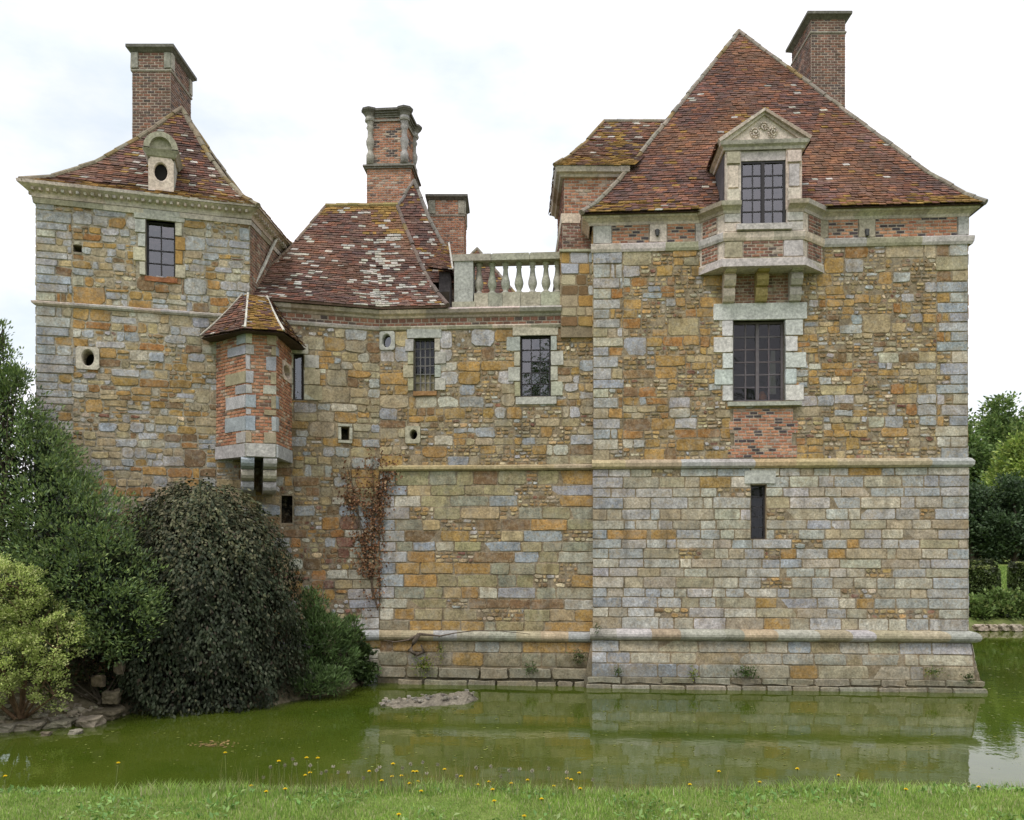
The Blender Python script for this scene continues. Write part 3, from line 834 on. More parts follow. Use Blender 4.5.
# chimney behind the right hip
def chimney(name, x0, x1, y0, y1, zb, zt, root, pal=P_BRC, cap=.28, over=.09, pil=0., white=True):
    cb_ = MB(); pts = [(x0, y0), (x1, y0), (x1, y1), (x0, y1)]
    cb_.prism(pts, zb, zt - .02, (.33, .27, .22))
    for i in range(4):
        f_ = Fr(pts[i], pts[(i + 1) % 4]); bricks(cb_, f_, 0, f_.w, zb, zt - .12, pal=pal, d0=.004)
    o = cb_.build(name, M['brick'], root)
    mb = MB(); pp = pts + [pts[0]]
    zc = zt - cap
    def loop(prof, pal_): 
        q = [pts[0], pts[1], pts[2], pts[3]]
        # closed run: one mitred ring
        P = [Vector(p) for p in q]; c = sum(P, Vector((0, 0))) / 4
        vs = []; n = len(prof)
        for p in P:
            s = Vector((1 if p.x > c.x else -1, 1 if p.y > c.y else -1))
            for d, z in prof: vs.append((p.x + s.x * d, p.y + s.y * d, z))
        mb.add(vs, [[i * n + k, ((i + 1) % 4) * n + k, ((i + 1) % 4) * n + k + 1, i * n + k + 1] for i in range(4) for k in range(n - 1)] + [[i * n + n - 1 for i in range(4)]], pal_)
    loop([(.0, zc), (.02, zc), (.03, zc + .025), (.025, zc + .05), (.0, zc + .06)], (.30, .275, .225))
    loop([(.0, zt - .14), (.03, zt - .12), (over * .7, zt - .08), (over, zt - .06), (over, zt), (over - .06, zt + .015)], (.145, .14, .12))
    if pil:
        for i in range(4):
            f_ = Fr(pts[i], pts[(i + 1) % 4])
            for a in (-.02, f_.w - pil): block(mb, f_, (a, a + pil + .02, zc + .06, zt - .13), jit((.33, .315, .26), .15), t=.04)
    mb.build('chimney_cap', M['trim'], o)
    return o
chimney('chimney', vx(811, 18.5), vx(845, 18.5), 18.5, 19.75, 10.2, vz(14, 18.5), rt, cap=.45, over=.12, pal=P_OLD)

# ================================================================== POLYGONAL TOWER
A = (vx(36, 14.02), 14.02); Bp = (vx(250, 15.0), 15.0); Cp = (-4.73, 16.85); Dp = (-6.2, 19.2); Ep = (-8.45, 17.4)
FA, FB, FE = Fr(A, Bp), Fr(Bp, Cp), Fr(Ep, A)
ptow = thing('polygonal_tower', 'shorter polygonal stone tower at the left with a hipped roof and round-eyed dormer', 'tower', (-6.6, 16.2, 0))
zcb = FA.z(192.5, 40); zcm = FA.z(187, 40); ze = FA.z(181, 36)
zcb, ze = (zcb + FA.z(221, 245)) / 2, (ze + FA.z(208, 250)) / 2 - .03
zcb = min(zcb, ze - .22)
zs1 = (FA.z(296, 40) + FA.z(319.5, 200)) / 2 + .02; zs0 = zs1 - .075
lwin = FA.rect(146, 175, 221, 277); loc_ = FA.rect(82, 94.3, 350, 366); lpl = FA.rect(76, 99.5, 347, 369.5)
hole1 = FA.rect(73, 82, 245, 252)
wb = MB()
hl = [lwin, grow(loc_, .01), hole1]
wallcore(wb, FA, 0, FA.w, -.2, ze, hl, rev=.4, col=MORTAR_W)
wb.add([FA.p(hole1[0], hole1[2], -.38), FA.p(hole1[1], hole1[2], -.38), FA.p(hole1[1], hole1[3], -.38), FA.p(hole1[0], hole1[3], -.38)], [[0, 1, 2, 3]], (.02, .018, .016))  # near-black back plate, darkness of the hole put into the colour
sw = grow(lwin, .17, .17, 0, .1)
kw = dict(pal=P_LT, rub=.08, wob=.013, cham=.15, quo='l', band=(.24, .36), cell=(.25, .7), nrow=(1, 2, 2, 2, 2, 3))
masonry_cells(wb, FA, 0, FA.w, zs1, zcb, [grow(sw, -.02), hole1, ], **kw)
masonry_cells(wb, FA, 0, FA.w, .1, zs0, [grow(lpl, -.01)], **kw)
wallcore(wb, FB, 0, FB.w, -.2, ze, col=MORTAR_W); masonry(wb, FB, 0, FB.w, .1, 6.9, pal=P_LT, row=(.13, .2), wid=(.2, .4))
bricks(wb, FB, .0, FB.w, 6.9, zcb, pal=P_BRC, d0=.005)
wallcore(wb, FE, 0, FE.w, -.2, ze, col=MORTAR_W); masonry(wb, FE, 0, FE.w, .1, zcb, pal=P_LT, row=(.13, .2), wid=(.2, .45), quo='r')
for a, b in ((Cp, Dp), (Dp, Ep)):
    f_ = Fr(a, b); wallcore(wb, f_, 0, f_.w, -.2, ze, col=MORTAR_W)
wb.build('wall', M['wall'], ptow)
sc_ = MB()
sweep(sc_, [Ep, A, Bp], [(0, zs0), (.02, zs0), (.05, zs0 + .03), (.055, zs1 - .015), (0, zs1 + .01)], P_LIME, blk=.5)
sc_.build('string_course', M['trim'], ptow)
cb = MB()
zb_ = zcb
sweep(cb, [Ep, A, Bp, Cp], [(0, zb_ - .1), (.03, zb_ - .1), (.04, zb_ - .02), (.02, zb_)], P_LIME, blk=.6)
sweep(cb, [Ep, A, Bp, Cp], [(0, zb_), (.04, zb_ + .0), (.05, zb_ + .05), (.07, zb_ + .09), (.09, zb_ + .10), (.17, ze - .07), (.2, ze - .05), (.21, ze), (0, ze)], P_CORN, blk=.6)
for f_, w_ in ((FA, FA.w), (FB, FB.w), (FE, FE.w)):                  # row of little brackets
    k = 0; u = -.05
    while u < w_:
        block(cb, f_, (u, u + .055, zb_ + .075, ze - .085), P_CORN(.1), d0=.06, t=.09, cham=.12); u += .115
cb.build('cornice', M['trim'], ptow)
sb = MB()
surround(sb, FA, lwin, Pal((3, (.50, .47, .36)), (2, (.47, .46, .41)), (1, OCHRE)), jw=(.12, .2), head=0, nb=4)
block(sb, FA, (lwin[0] - .2, lwin[1] + .17, lwin[3], lwin[3] + .11), (.48, .47, .41), t=.03)
block(sb, FA, (lwin[0] - .03, lwin[1] + .05, lwin[2] - .1, lwin[2]), (.32, .13, .06), t=.03)
lw = window(FA, lwin, 2, 4, ptow, rec=.12, room=.8, ow=.03)
sb.build('window_surround', M['trim'], lw)
oculus(FA, loc_, lpl, ptow)
# roof
poly = [Vector(p) for p in (A, Bp, Cp, Dp, Ep)]
def offpoly(d):
    out = []
    n = len(poly)
    for i in range(n):
        t0 = (poly[i] - poly[i - 1]).normalized(); t1 = (poly[(i + 1) % n] - poly[i]).normalized()
        a, b = Vector((t0.y, -t0.x)), Vector((t1.y, -t1.x)); m = (a + b).normalized()
        out.append(poly[i] + m * (d / max(.8, m.dot(a))))
    return out
eo = offpoly(.21)
apx = Vector((vx(181.5, 16.2), 16.2)); zap_ = vz(109, 16.2)
prof = [(0, ze - .02), (.18, ze + .22), (.42, ze + .72), (.7, ze + 1.5), (1, zap_)]
rings = [[(*p.lerp(apx, t), z) for p in eo] for t, z in prof]
def moss_lt(P, t): return (.85 if P[2] < ze + .07 else .5 if P[2] < ze + .15 else .07) + max(0, .25 * n3(P, 1.4, 5))
lr = ring_roof('roof', rings, tilecol(T_DRK, .06, moss_lt), ptow, hips=(0, 1, 2, 4), hipcol=(.25, .21, .15), gauge=.072, tw=.13)
chimney('chimney', vx(132.5, 16.7), vx(170.5, 16.7), 16.7, 17.75, 9.6, vz(46.5, 16.7), lr, cap=.52, over=.1, pil=.13, pal=P_OLD)
# round-eyed stone dormer
LD = Fr(FA.xy(FA.u(148), -.02), FA.xy(FA.u(174), -.02))
lm = MB(); w_ = LD.w; zz0 = ze - .02; zz1 = LD.z(157, 161); zz2 = LD.z(150, 161); zz3 = LD.z(133.5, 161)
ey = LD.rect(154.3, 167.5, 163.5, 181)
lm.box((0, .06, zz0), (w_, 1.0, zz1), (.47, .46, .40), ud=tuple(LD.ud), o=tuple(LD.o))
sweep(lm, [LD.xy(-.0, -.8), LD.xy(0, 0), LD.xy(w_, 0), LD.xy(w_, -.8)], [(0, zz1 - .02), (.03, zz1), (.06, zz1 + .06), (.09, zz2 - .02), (0, zz2 + .02)], P_LIME, blk=2)
nn = 14
arc = [(w_ / 2 + (w_ / 2 + .07) * math.cos(math.pi * i / nn), zz2 + (zz3 - zz2) * math.sin(math.pi * i / nn)) for i in range(nn + 1)]
arc2 = [(w_ / 2 + (w_ / 2 - .03) * math.cos(math.pi * i / nn), zz2 + (zz3 - zz2 - .09) * math.sin(math.pi * i / nn)) for i in range(nn + 1)]
vs = [LD.p(u, z, .08) for u, z in arc] + [LD.p(u, z, .08) for u, z in arc2] + [LD.p(u, z, -1.1) for u, z in arc] + [LD.p(u, z, .0) for u, z in arc2]
m_ = nn + 1
lm.add(vs, [[i, i + 1, m_ + i + 1, m_ + i] for i in range(nn)] + [[i + 1, i, 2 * m_ + i, 2 * m_ + i + 1] for i in range(nn)] + [[m_ + i, m_ + i + 1, 3 * m_ + i + 1, 3 * m_ + i] for i in range(nn)] + [list(range(3 * m_, 4 * m_))], (.38, .36, .27))
ld = lm.build('dormer', M['trim'], ptow)
oculus(LD, ey, (0.004, w_ - .004, zz0, zz1 - .02), ld, proud=.02, deep=.05)

# ================================================================== CASTLE WING (bent wall and its roof)
K0, K1, K2 = (-5.02, 15.20), (vx(379.5, 15.9), 15.9), (vx(594, 15.6), 15.6)
WD, WC = Fr(K0, K1), Fr(K1, K2)
wing = thing('castle_wing', 'stone wing between the two towers, its wall bent, with barred windows and mossy roof', 'castle wing', (-1.5, 16.5, 0))
zw0, zw1 = WC.z(329.5, 470), WC.z(325.3, 470)
zw2, zw3 = WC.z(317.5, 470), WC.z(308.5, 470)
cs0, cs1 = WC.z(470.5, 480), WC.z(465.5, 480); cr0, cr1 = WC.z(641, 480), WC.z(631, 480)
w_tall = WD.rect(293.5, 303.5, 354, 400); w_slit = WD.rect(281.5, 292.5, 495.5, 523)
w_sq = WD.rect(341.3, 349, 427, 440)
o1, o1p = WC.rect(382.6, 391.2, 334.5, 347.5), WC.rect(379.8, 395, 331.5, 350)
o1p = (max(o1p[0], .004), *o1p[1:])
w_gr = WC.rect(414, 434.5, 338.5, 391); w_rt = WC.rect(520.5, 550.5, 336, 396.5)
o2, o2p = WC.rect(410, 417.3, 430, 439.5), WC.rect(405.5, 420.5, 426, 443.5)
wb = MB()
wallcore(wb, WD, 0, WD.w, -.6, zw3, [w_tall, w_slit, w_sq], rev=.4, col=MORTAR)
wallcore(wb, WC, 0, WC.w, -.6, zw3, [grow(o1, .005), w_gr, w_rt, grow(o2, .005)], rev=.35, col=MORTAR)
for fr_, h in ((WD, w_slit), (WD, w_sq)):
    wb.add([fr_.p(h[0], h[2], -.38), fr_.p(h[1], h[2], -.38), fr_.p(h[1], h[3], -.38), fr_.p(h[0], h[3], -.38)], [[0, 1, 2, 3]], (.012, .011, .010))  # black plates paint the darkness inside these two openings
kw = dict(row=(.14, .22), wid=(.2, .5), wob=.013, cham=.14)
kc = dict(band=(.28, .42), cell=(.3, .8), wob=.013, cham=.15)
masonry_cells(wb, WD, 0, WD.w + .01, 3.95, zw0, [grow(w_tall, .12, .2, 0, .08), w_sq], pal=P_CUR, rub=.10, **kc)
masonry(wb, WD, 0, WD.w + .01, 3.2, 3.95, [grow(w_slit, .02)], pal=P_CUR, rub=.3, **kw)
masonry(wb, WD, 0, WD.w, .0, 3.2, [grow(w_slit, .02)], pal=P_RED, rub=.55, rubpal=P_RED, rubh=.095, quo='r', **kw)
masonry_cells(wb, WC, 0, WC.w, cs1, zw0, [grow(o1p, -.01), grow(w_gr, .1), grow(w_rt, .1), grow(o2p, -.01)], pal=P_CUR, rub=.24, **{**kc, 'band': (.32, .45), 'cell': (.4, 1.0)})
masonry(wb, WC, 0, WC.w, cr1, cs0, pal=Pal((30, (.34, .30, .17)), (14, OCHRE), (18, (.32, .31, .23)), (10, BLUE), (10, BROWN), (8, TAN), (6, PALE)), rub=.17, quo='l', **{**kw, 'row': (.18, .25), 'wid': (.35, .8), 'cham': .09})
batC = WC.cut(lambda z: .02 + max(0, cr0 - z) / .7 * .06)
masonry(wb, batC, -.03, WC.w, .33, cr0, pal=Pal((10, (.30, .27, .19)), (6, OCHRE), (8, (.34, .33, .28)), (4, BROWN)), row=(.24, .27), wid=(.4, .9), cham=.1)
wallcore(wb, batC, -.05, WC.w, -.6, cr0)
batD = WD.cut(batC.bat)
masonry(wb, batD, 0, WD.w + .03, .0, .85, pal=P_CUR, row=(.2, .25), wid=(.35, .8))
bC = WC.cut(lambda z: .16)
masonry(wb, bC, .0, WC.w + .02, .115, .33, pal=Pal((5, (.46, .41, .30)), (4, (.40, .36, .27))), row=(.215, .215), wid=(.4, .85), gap=.024, cham=.1, proud=(0, .06), wob=.012)
masonry(wb, WC.cut(lambda z: .20), .4, WC.w + .02, -.12, .1, pal=Pal((5, (.44, .39, .28)), (4, (.39, .35, .26))), row=(.22, .22), wid=(.45, .9), gap=.03, cham=.1, proud=(0, .07), wob=.014)
wb.prism([WC.xy(0, .14), WC.xy(WC.w, .14), WC.xy(WC.w, -.2), WC.xy(0, -.2)], -.6, .31, MORTAR_D)
deck = [K0, K1, K2, (K2[0], 18.6), (K0[0], 18.6)]
wb.prism([(p[0], p[1] + .02) for p in deck], zw2 - .1, zw3 - .03, MORTAR_D)
bk = Fr((K2[0], 18.6), (K0[0], 18.6)); wallcore(wb, bk, 0, bk.w, -.6, zw3)
wb.build('wall', M['wall'], wing)
sc_ = MB()
sweep(sc_, [WC.xy(.0), WC.xy(WC.w)], [(0, cs0), (.05, cs0), (.08, cs0 + .03), (.08, cs1 - .02), (.0, cs1 + .015)], Pal((3, OLIVE), (3, GREY), (2, TAN)))
sc_.build('string_course', M['trim'], wing); sc_ = MB()
hr = (cr1 - cr0) / 2; zc_ = (cr1 + cr0) / 2
rp = [(0, cr0 - .01)] + [(.03 + .10 * math.cos(a), zc_ + hr * math.sin(a)) for a in np.linspace(-1.5, 1.5, 8)] + [(0, cr1 + .01)]
sweep(sc_, [WD.xy(WD.w - .35), WC.xy(0), WC.xy(WC.w)], rp, Pal((3, (.36, .35, .27)), (2, GREY), (2, OLIVE)), blk=.55)
sc_.build('plinth_moulding', M['trim'], wing)
cb = MB()
cp = [WD.xy(.0), WD.xy(WD.w), WC.xy(WC.u(561.5))]
sweep(cb, cp, [(0, zw0), (.03, zw0 + .01), (.05, zw1 - .02), (.03, zw1), (0, zw1)], P_LIME, blk=.7)
cb.build('frieze_band', M['trim'], wing); cb = MB()
sweep(cb, cp, [(0, zw2), (.04, zw2 + .0), (.06, zw2 + .04), (.12, zw2 + .07), (.15, zw3 - .04), (.1, zw3), (-.2, zw3)], P_CORN, blk=.8)
cb.build('cornice', M['trim'], wing)
fb = MB()
bricks(fb, WD, .0, WD.w, zw1, zw2, pal=P_BRC, d0=.02); bricks(fb, WC, .0, WC.u(561.5), zw1, zw2, pal=P_BRC, d0=.02)
fb.build('brick_frieze', M['brick'], wing)
# windows of the wing
P_SUR = Pal((3, (.47, .45, .36)), (2, (.43, .43, .39)), (1, (.40, .36, .24)))
s_ = MB(); surround(s_, WC, w_rt, P_SUR, jw=(.13, .24), head=.2, sill=.0, nb=4); block(s_, WC, (w_rt[0] - .1, w_rt[1] + .12, w_rt[2] - .16, w_rt[2]), (.47, .46, .41), t=.04)
w1 = window(WC, w_rt, 3, 5, wing, rec=.10, room=.9, ow=.03); s_.build('window_surround', M['trim'], w1)
s_ = MB(); surround(s_, WC, w_gr, P_SUR, jw=(.12, .2), head=.2, nb=4); block(s_, WC, (w_gr[0] - .02, w_gr[1] + .05, w_gr[2] - .1, w_gr[2]), (.36, .20, .09), t=.035)
gz = lerp(w_gr[2], w_gr[3], .33)
w2 = window(WC, w_gr, 4, 6, wing, rec=.12, room=.9, ow=.012, bw=.02, barcol=(.16, .15, .14), blind=gz, glass='glass_dark'); s_.build('window_surround', M['trim'], w2)
pb_ = MB(); pb_.quad(WC.p(w_gr[0], w_gr[2], -.155), WC.p(w_gr[1], w_gr[2], -.155), WC.p(w_gr[1], gz, -.155), WC.p(w_gr[0], gz, -.155), (.42, .37, .25)); pb_.build('board', M['trim'], w2)
s_ = MB(); surround(s_, WD, w_tall, P_SUR, jw=(.08, .26), head=.2, nb=3)
for a, b in ((0, .34), (.34, .7), (.7, 1.0)):
    block(s_, WD, (w_tall[1] + .01, w_tall[1] + rng.uniform(.28, .42), lerp(w_tall[2], w_tall[3], a) + .004, lerp(w_tall[2], w_tall[3], b) - .004), P_SUR(.07), t=.032)
w3 = window(WD, w_tall, 1, 1, wing, rec=.14, room=.5, ow=.035, barcol=(.05, .035, .03)); s_.build('window_surround', M['trim'], w3)
oculus(WC, o1, o1p, wing, glazed=True, deep=.3, pal=Pal((1, (.45, .45, .41)))); oculus(WC, o2, o2p, wing, pal=Pal((1, (.44, .42, .33))))
s_ = MB()
q = grow(w_sq, .065)
for a, b, c, d in ((q[0], w_sq[0], w_sq[2], w_sq[3]), (w_sq[1], q[1], w_sq[2], w_sq[3]), (q[0], q[1], w_sq[3], q[3]), (q[0], q[1], q[2], w_sq[2])):
    block(s_, WD, (a, b, c, d), (.49, .47, .38), t=.035)
s_.build('window_surround', M['trim'], wing)
# main roof of the wing: two front slopes over the bend, hipped both ends
ov = .2
e0 = Vector((*WD.xy(-.3, ov), zw3 + .01)); e1 = Vector((*WD.xy(WD.w + .035, ov), zw3 + .01)); e2 = Vector((*WC.xy(WC.u(447.5, ov), ov), zw3 + .01))
r0 = Vector((vx(326, 17.8), 17.8, vz(206, 17.8))); r1 = Vector((vx(397, 17.8), 17.8, vz(205, 17.8))); rm = r0.lerp(r1, .62)
b2 = Vector((e2.x + .05, 20.2, e2.z)); b0 = Vector((-5.6, 17.9, e0.z + .6))
def flare(e, r, t): 
    p = e.lerp(r, t); p.z -= .30 * math.sin(math.pi * t) * (1 - .35 * t); return p
lv = [0, .22, .48, .74, 1]
rb = MB()
def moss_w(P, t):
    y = 540 - 820 * (P[2] - EYE) / P[1]
    return (.75 if P[2] > r0.z - .28 + .2 * n3(P, 1.5) else .0) + .55 * math.exp(-((P[0] + 2.68) / .28) ** 2) * (1 if P[2] > r0.z - 1.0 else 0) + (.25 if P[2] < e1.z + .1 and P[0] > -1.7 else 0)
def wc_w(P):
    cx = -2.62 + .22 * n3(P, 2.0, 4)
    return (.46 * math.exp(-((P[0] - cx) / .24) ** 2) if P[2] < r0.z - .85 else 0) + .04
cf = tilecol(T_DRK, .075, moss_w, wc_w)
for lo, hi in zip(lv[:-1], lv[1:]):
    for a, b, p, q_ in ((e0, e1, r0, rm), (e1, e2, rm, r1), (e2, b2, r1, r1 + Vector((.0, .5, 0))), (b0, e0, r0 + Vector((-.05, .4, 0)), r0)):
        tiles(rb, flare(a, p, lo), flare(b, q_, lo), flare(b, q_, hi), flare(a, p, hi), cf, gauge=.08, tw=.14)
for p, q_ in ((e0, e1), (e1, e2)):
    ia, ib = Vector((p.x, p.y + .45, p.z - .02)), Vector((q_.x, q_.y + .45, q_.z - .02)); up = Vector((0, 0, .03)); dn = Vector((0, .02, -.035))
    rb.quad(p + dn, q_ + dn, ib + dn, ia + dn, (.10, .08, .06)); rb.quad(p - up * 1.2, q_ - up * 1.2, q_ + up * .3, p + up * .3, (.11, .07, .05)); rb.quad(ia + dn * 2, ib + dn * 2, ib + up * 14, ia + up * 14, (.05, .04, .03))
wr = rb.build('roof', M['tile'], wing)
rg = MB(); ridge(rg, [r0, rm, r1], col=(.34, .27, .12)); rg.build('ridge_tiles', M['tile'], wr); rg = MB(); ridge(rg, [flare(e2, r1, t) for t in np.linspace(0, 1, 7)], r=.055, col=(.17, .13, .11)); rg.build('hip_tiles', M['tile'], wr); rg = MB(); ridge(rg, [flare(e0, r0, t) for t in np.linspace(0, 1, 7)], r=.045, col=(.2, .15, .11))
rg.build('hip_tiles', M['tile'], wr)
# pale mortar fillet where the roof meets the round tower wall
fl = MB()
fp = [(245.5, 296), (252, 288), (259, 276), (266, 262), (271, 250), (276, 240), (281, 232)]
pts = []
for i, (x, y) in enumerate(fp):
    D = 14.97 + .24 * i; pts.append((vx(x, D), D, vz(y, D)))
fl.tube(pts, .03, (.50, .48, .42), n=6); fl.build('flashing', M['trim'], wr)
# ornate chimney with corner colonnettes on the wing
Dc = 20.3
cx0, cx1 = vx(367, Dc), vx(411, Dc); zc1 = vz(166, Dc); zt = vz(110.5, Dc)
ch = MB(); pts4 = [(cx0, Dc), (cx1, Dc - .05), (cx1 + .04, Dc + 1.0), (cx0 + .04, Dc + 1.05)]
ch.prism(pts4, 8.2, zc1 - .02, (.35, .28, .22))
for i in range(4):
    f_ = Fr(pts4[i], pts4[(i + 1) % 4]); bricks(ch, f_, 0, f_.w, 8.6, zc1 - .05, pal=P_BRO, d0=.004)
fl_, fr2 = Vector((vx(371, Dc + .06), Dc + .06)), Vector((vx(404, Dc), Dc)); br2 = Vector((vx(413, Dc + .85), Dc + .85)); bl2 = fl_ + br2 - fr2
shaft = [tuple(fl_), tuple(fr2), tuple(br2), tuple(bl2)]
ch.prism(shaft, zc1, zt - .05, (.33, .27, .22))
for i in range(4):
    f_ = Fr(shaft[i], shaft[(i + 1) % 4]); bricks(ch, f_, 0, f_.w, zc1 + .06, zt - .14, pal=P_BRO, d0=.004, diaper=True)
cho = ch.build('chimney', M['brick'], wing)
cen = (fl_ + fr2 + br2 + bl2) / 4
def shp(o): return [tuple(Vector(p) + (Vector(p) - cen).normalized() * o * 1.414) for p in shaft]
def bsp(o): 
    c4 = sum((Vector(p) for p in pts4), Vector((0, 0))) / 4
    return [tuple(Vector(p) + (Vector(p) - c4).normalized() * o * 1.414) for p in pts4]
cc = MB()
cc.prism(bsp(.05), zc1 - .08, zc1 - .04, (.24, .23, .2)); cc.prism(bsp(.09), zc1 - .04, zc1, (.22, .21, .18)); cc.prism(bsp(-.0), zc1, zc1 + .06, (.26, .25, .21))
cc.build('chimney_ledge', M['trim'], cho)
cc = MB()
for o, za, zb, k in ((.05, .27, .23, .30), (.03, .17, .13, .24), (.06, .13, .09, .2), (.10, .09, .045, .17), (.15, .045, -.01, .14)):
    cc.prism(shp(o), zt - za, zt - zb, (k, k * .97, k * .84))
for p in shaft:
    q_ = tuple(Vector(p) + (Vector(p) - cen).normalized() * .03)
    for ra, rb_, za, zb, k in ((.12, .13, .27, .22, .3), (.10, .13, .17, .12, .24), (.13, .16, .12, .07, .2), (.17, .20, .07, .03, .165), (.21, .215, .03, -.02, .135)):
        cc.lathe(q_, [(ra, zt - za), (rb_, zt - zb)], (k, k * .97, k * .84), n=8)
cc.build('chimney_cap', M['trim'], cho)
for p in shaft:
    q_ = tuple(Vector(p) + (Vector(p) - cen).normalized() * .02)
    cl = MB(); z0_, z1_ = zc1 + .06, zt - .16; hh = z1_ - z0_
    cl.lathe(q_, [(.1, z0_), (.1, z0_ + .2 * hh), (.075, z0_ + .24 * hh), (.06, z0_ + .30 * hh), (.1, z0_ + .42 * hh), (.105, z0_ + .5 * hh), (.07, z0_ + .58 * hh), (.065, z0_ + .72 * hh), (.1, z0_ + .78 * hh), (.07, z0_ + .84 * hh), (.12, z0_ + .93 * hh), (.12, z1_)], jit((.33, .325, .29), .1), n=10)
    cl.build('colonnette', M['trim'], cho, smooth=True)

# ================================================================== BARTIZAN
g0 = FA.xy(FA.u(216.5)); g3u = WD.u(291.5); g3 = WD.xy(g3u)
g1 = (vx(246, 14.22), 14.22); g2 = (vx(276, 14.38), 14.38)
bart = thing('bartizan', 'small corbelled corner turret of brick and stone blocks under its own tiled roof', 'turret', (g1[0] + .2, g1[1] + .4, 4))
bz0, bz1 = vz(443, 14.22), vz(331, 14.22); bs0 = vz(457, 14.22)
bc_ = MB()
plan = [g0, g1, g2, g3, (g3[0], g3[1] + .4), (g0[0] + .3, g0[1] + .9)]
GF = [Fr(g0, g1), Fr(g1, g2), Fr(g2, g3)]
rows = 9; bh = [0] + sorted((i + rng.uniform(-.28, .28)) / 9 for i in range(1, 9)) + [1]
P_BLK = Pal((5, GREY), (4, BLUE), (3, OLIVE), (1, PALE))
by = GF[2].rect(282.5, 289.5, 366, 378)
for f_, k in zip(GF, range(3)):
    hs = [by] if k == 2 else []
    wallcore(bc_, f_, 0, f_.w, bz0, bz1 + .05, [grow(q, -.005) for q in hs], rev=.2, col=(.40, .33, .26))
    bricks(bc_, f_, 0, f_.w, bz0, bz1, pal=P_BRO, d0=.006, holes=hs, core=None)
for i in range(rows):
    za, zb = lerp(bz0, bz1, bh[i]) + .006, lerp(bz0, bz1, bh[i + 1]) - .006
    a, b = ((.30, .0), (.12, .20))[i % 2]
    w0, w1, w2_ = GF[0].w, GF[1].w, GF[2].w
    la = (.31 if i % 2 else .17) * w0 / .55
    if rng.random() < .85: block(bc_, GF[0], (w0 - la * rng.uniform(.9, 1.2), w0 + .008, za, zb), P_BLK(.1), t=.022, d0=.004)
    block(bc_, GF[1], (-.008, (.16 if i % 2 else .09) * rng.uniform(.8, 1.2), za, zb), P_BLK(.1), t=.022, d0=.004)
    lb = .10 if i % 2 else .19
    if rng.random() < .8: block(bc_, GF[1], (w1 - lb * rng.uniform(.8, 1.3), w1 + .008, za, zb), P_BLK(.1), t=.022, d0=.004)
    if i in (1, 3, 7): block(bc_, GF[2], (-.008, .12 + .12 * (i % 2 == 0), za, zb), P_BLK(.1), t=.022, d0=.004)
bw_ = bc_.build('wall', M['brick'], bart)
oculus(GF[2], by, grow(by, .06), bart, deep=.18, proud=.03)
sl_ = MB()
def infl(d, d2=0): 
    q = []
    c = (Vector(g0) + Vector(g3)) / 2 + Vector((0.0, .3))
    for p in (g0, g1, g2, g3): v = Vector(p) - c; q.append(tuple(Vector(p) + v.normalized() * d))
    return q
sp = infl(.015)
sl_.prism([*sp, (g3[0], g3[1] + .4), (g0[0] + .3, g0[1] + .9)], bs0 + .02, bz0 + .0, (.34, .335, .28))
for i in range(3):
    f_ = Fr(sp[i], sp[i + 1]); block(sl_, f_, (.004, f_.w - .004, bs0, bz0), P_BLK(.08), t=.02, cham=.05)
sl_.build('base_slab', M['trim'], bart)
for (xa, xb) in ((241, 254.3), (263.5, 277)):
    k_ = MB(); f_ = GF[1]; 
    a, b = f_.rect(xa, xb, 458, 492)[:2]
    for i, (dz0, dz1, dep) in enumerate(((0, .2, .02), (.2, .40, -.14), (.40, .60, -.3))):
        z1_, z0_ = bs0 - dz0, bs0 - dz1
        pr = [(-1.2, z0_ + .01), (dep - .16, z0_ + .01), (dep - .05, z0_ + .05), (dep - .01, z0_ + .1), (dep, z1_ - .04), (dep - .03, z1_), (-1.2, z1_)]
        n = len(pr); vs = [f_.p(a, z, d) for d, z in pr] + [f_.p(b, z, d) for d, z in pr]
        k_.add(vs, [list(range(n)), list(range(n, 2 * n))[::-1]] + [[j, n + j, n + (j + 1) % n, (j + 1) % n] for j in range(n)], P_BLK(.1))
    k_.build('corbel', M['trim'], bart)
ev = [(vx(200.5, 14.55), 14.55), (vx(245, 13.98), 13.98), (vx(284, 14.18), 14.18), (vx(306, 15.35), 15.35)]
zev = vz(328.5, 13.98); tp = [(vx(243, 14.95), 14.95), (vx(248, 14.9), 14.9), (vx(267, 15.1), 15.1), (vx(272, 15.3), 15.3)]
ztp = vz(295, 14.95)
rbm = MB()
def moss_b(P, t): return .62 + .4 * n3(P, 2, 1)
cb_f = tilecol(T_DRK, .01, moss_b); cb_p = tilecol(T_DRK, .03, lambda P, t: .12)
lvb = [0, .3, 1]
def bp(i, t):
    z = zev + (ztp - zev) * (t * .82 + .18 * t * t); q = Vector(ev[i]).lerp(Vector(tp[i]), t); return Vector((q.x, q.y, z))
for lo, hi in zip(lvb[:-1], lvb[1:]):
    for i in range(3): tiles(rbm, bp(i, lo), bp(i + 1, lo), bp(i + 1, hi), bp(i, hi), cb_f if i == 1 else cb_p, gauge=.065, tw=.12)
rbm.add([(p[0], p[1], zev - .03) for p in ev] + [(g3[0], g3[1] + .3, zev - .03), (g0[0], g0[1] + .5, zev - .03)], [list(range(6))], (.08, .06, .045))
br_ = rbm.build('roof', M['tile'], bart)
hb = MB()
for i in range(1, 3): hb.tube([bp(i, t) + Vector((0, 0, .02)) for t in (0, .3, .65, 1)], .021, (.55, .53, .46), n=6)
hb.tube([bp(0, t) + Vector((0, -.02, .02)) for t in (0, .3, .65, 1)], .016, (.45, .42, .36), n=6)
hb.build('mortar_hip', M['trim'], br_)

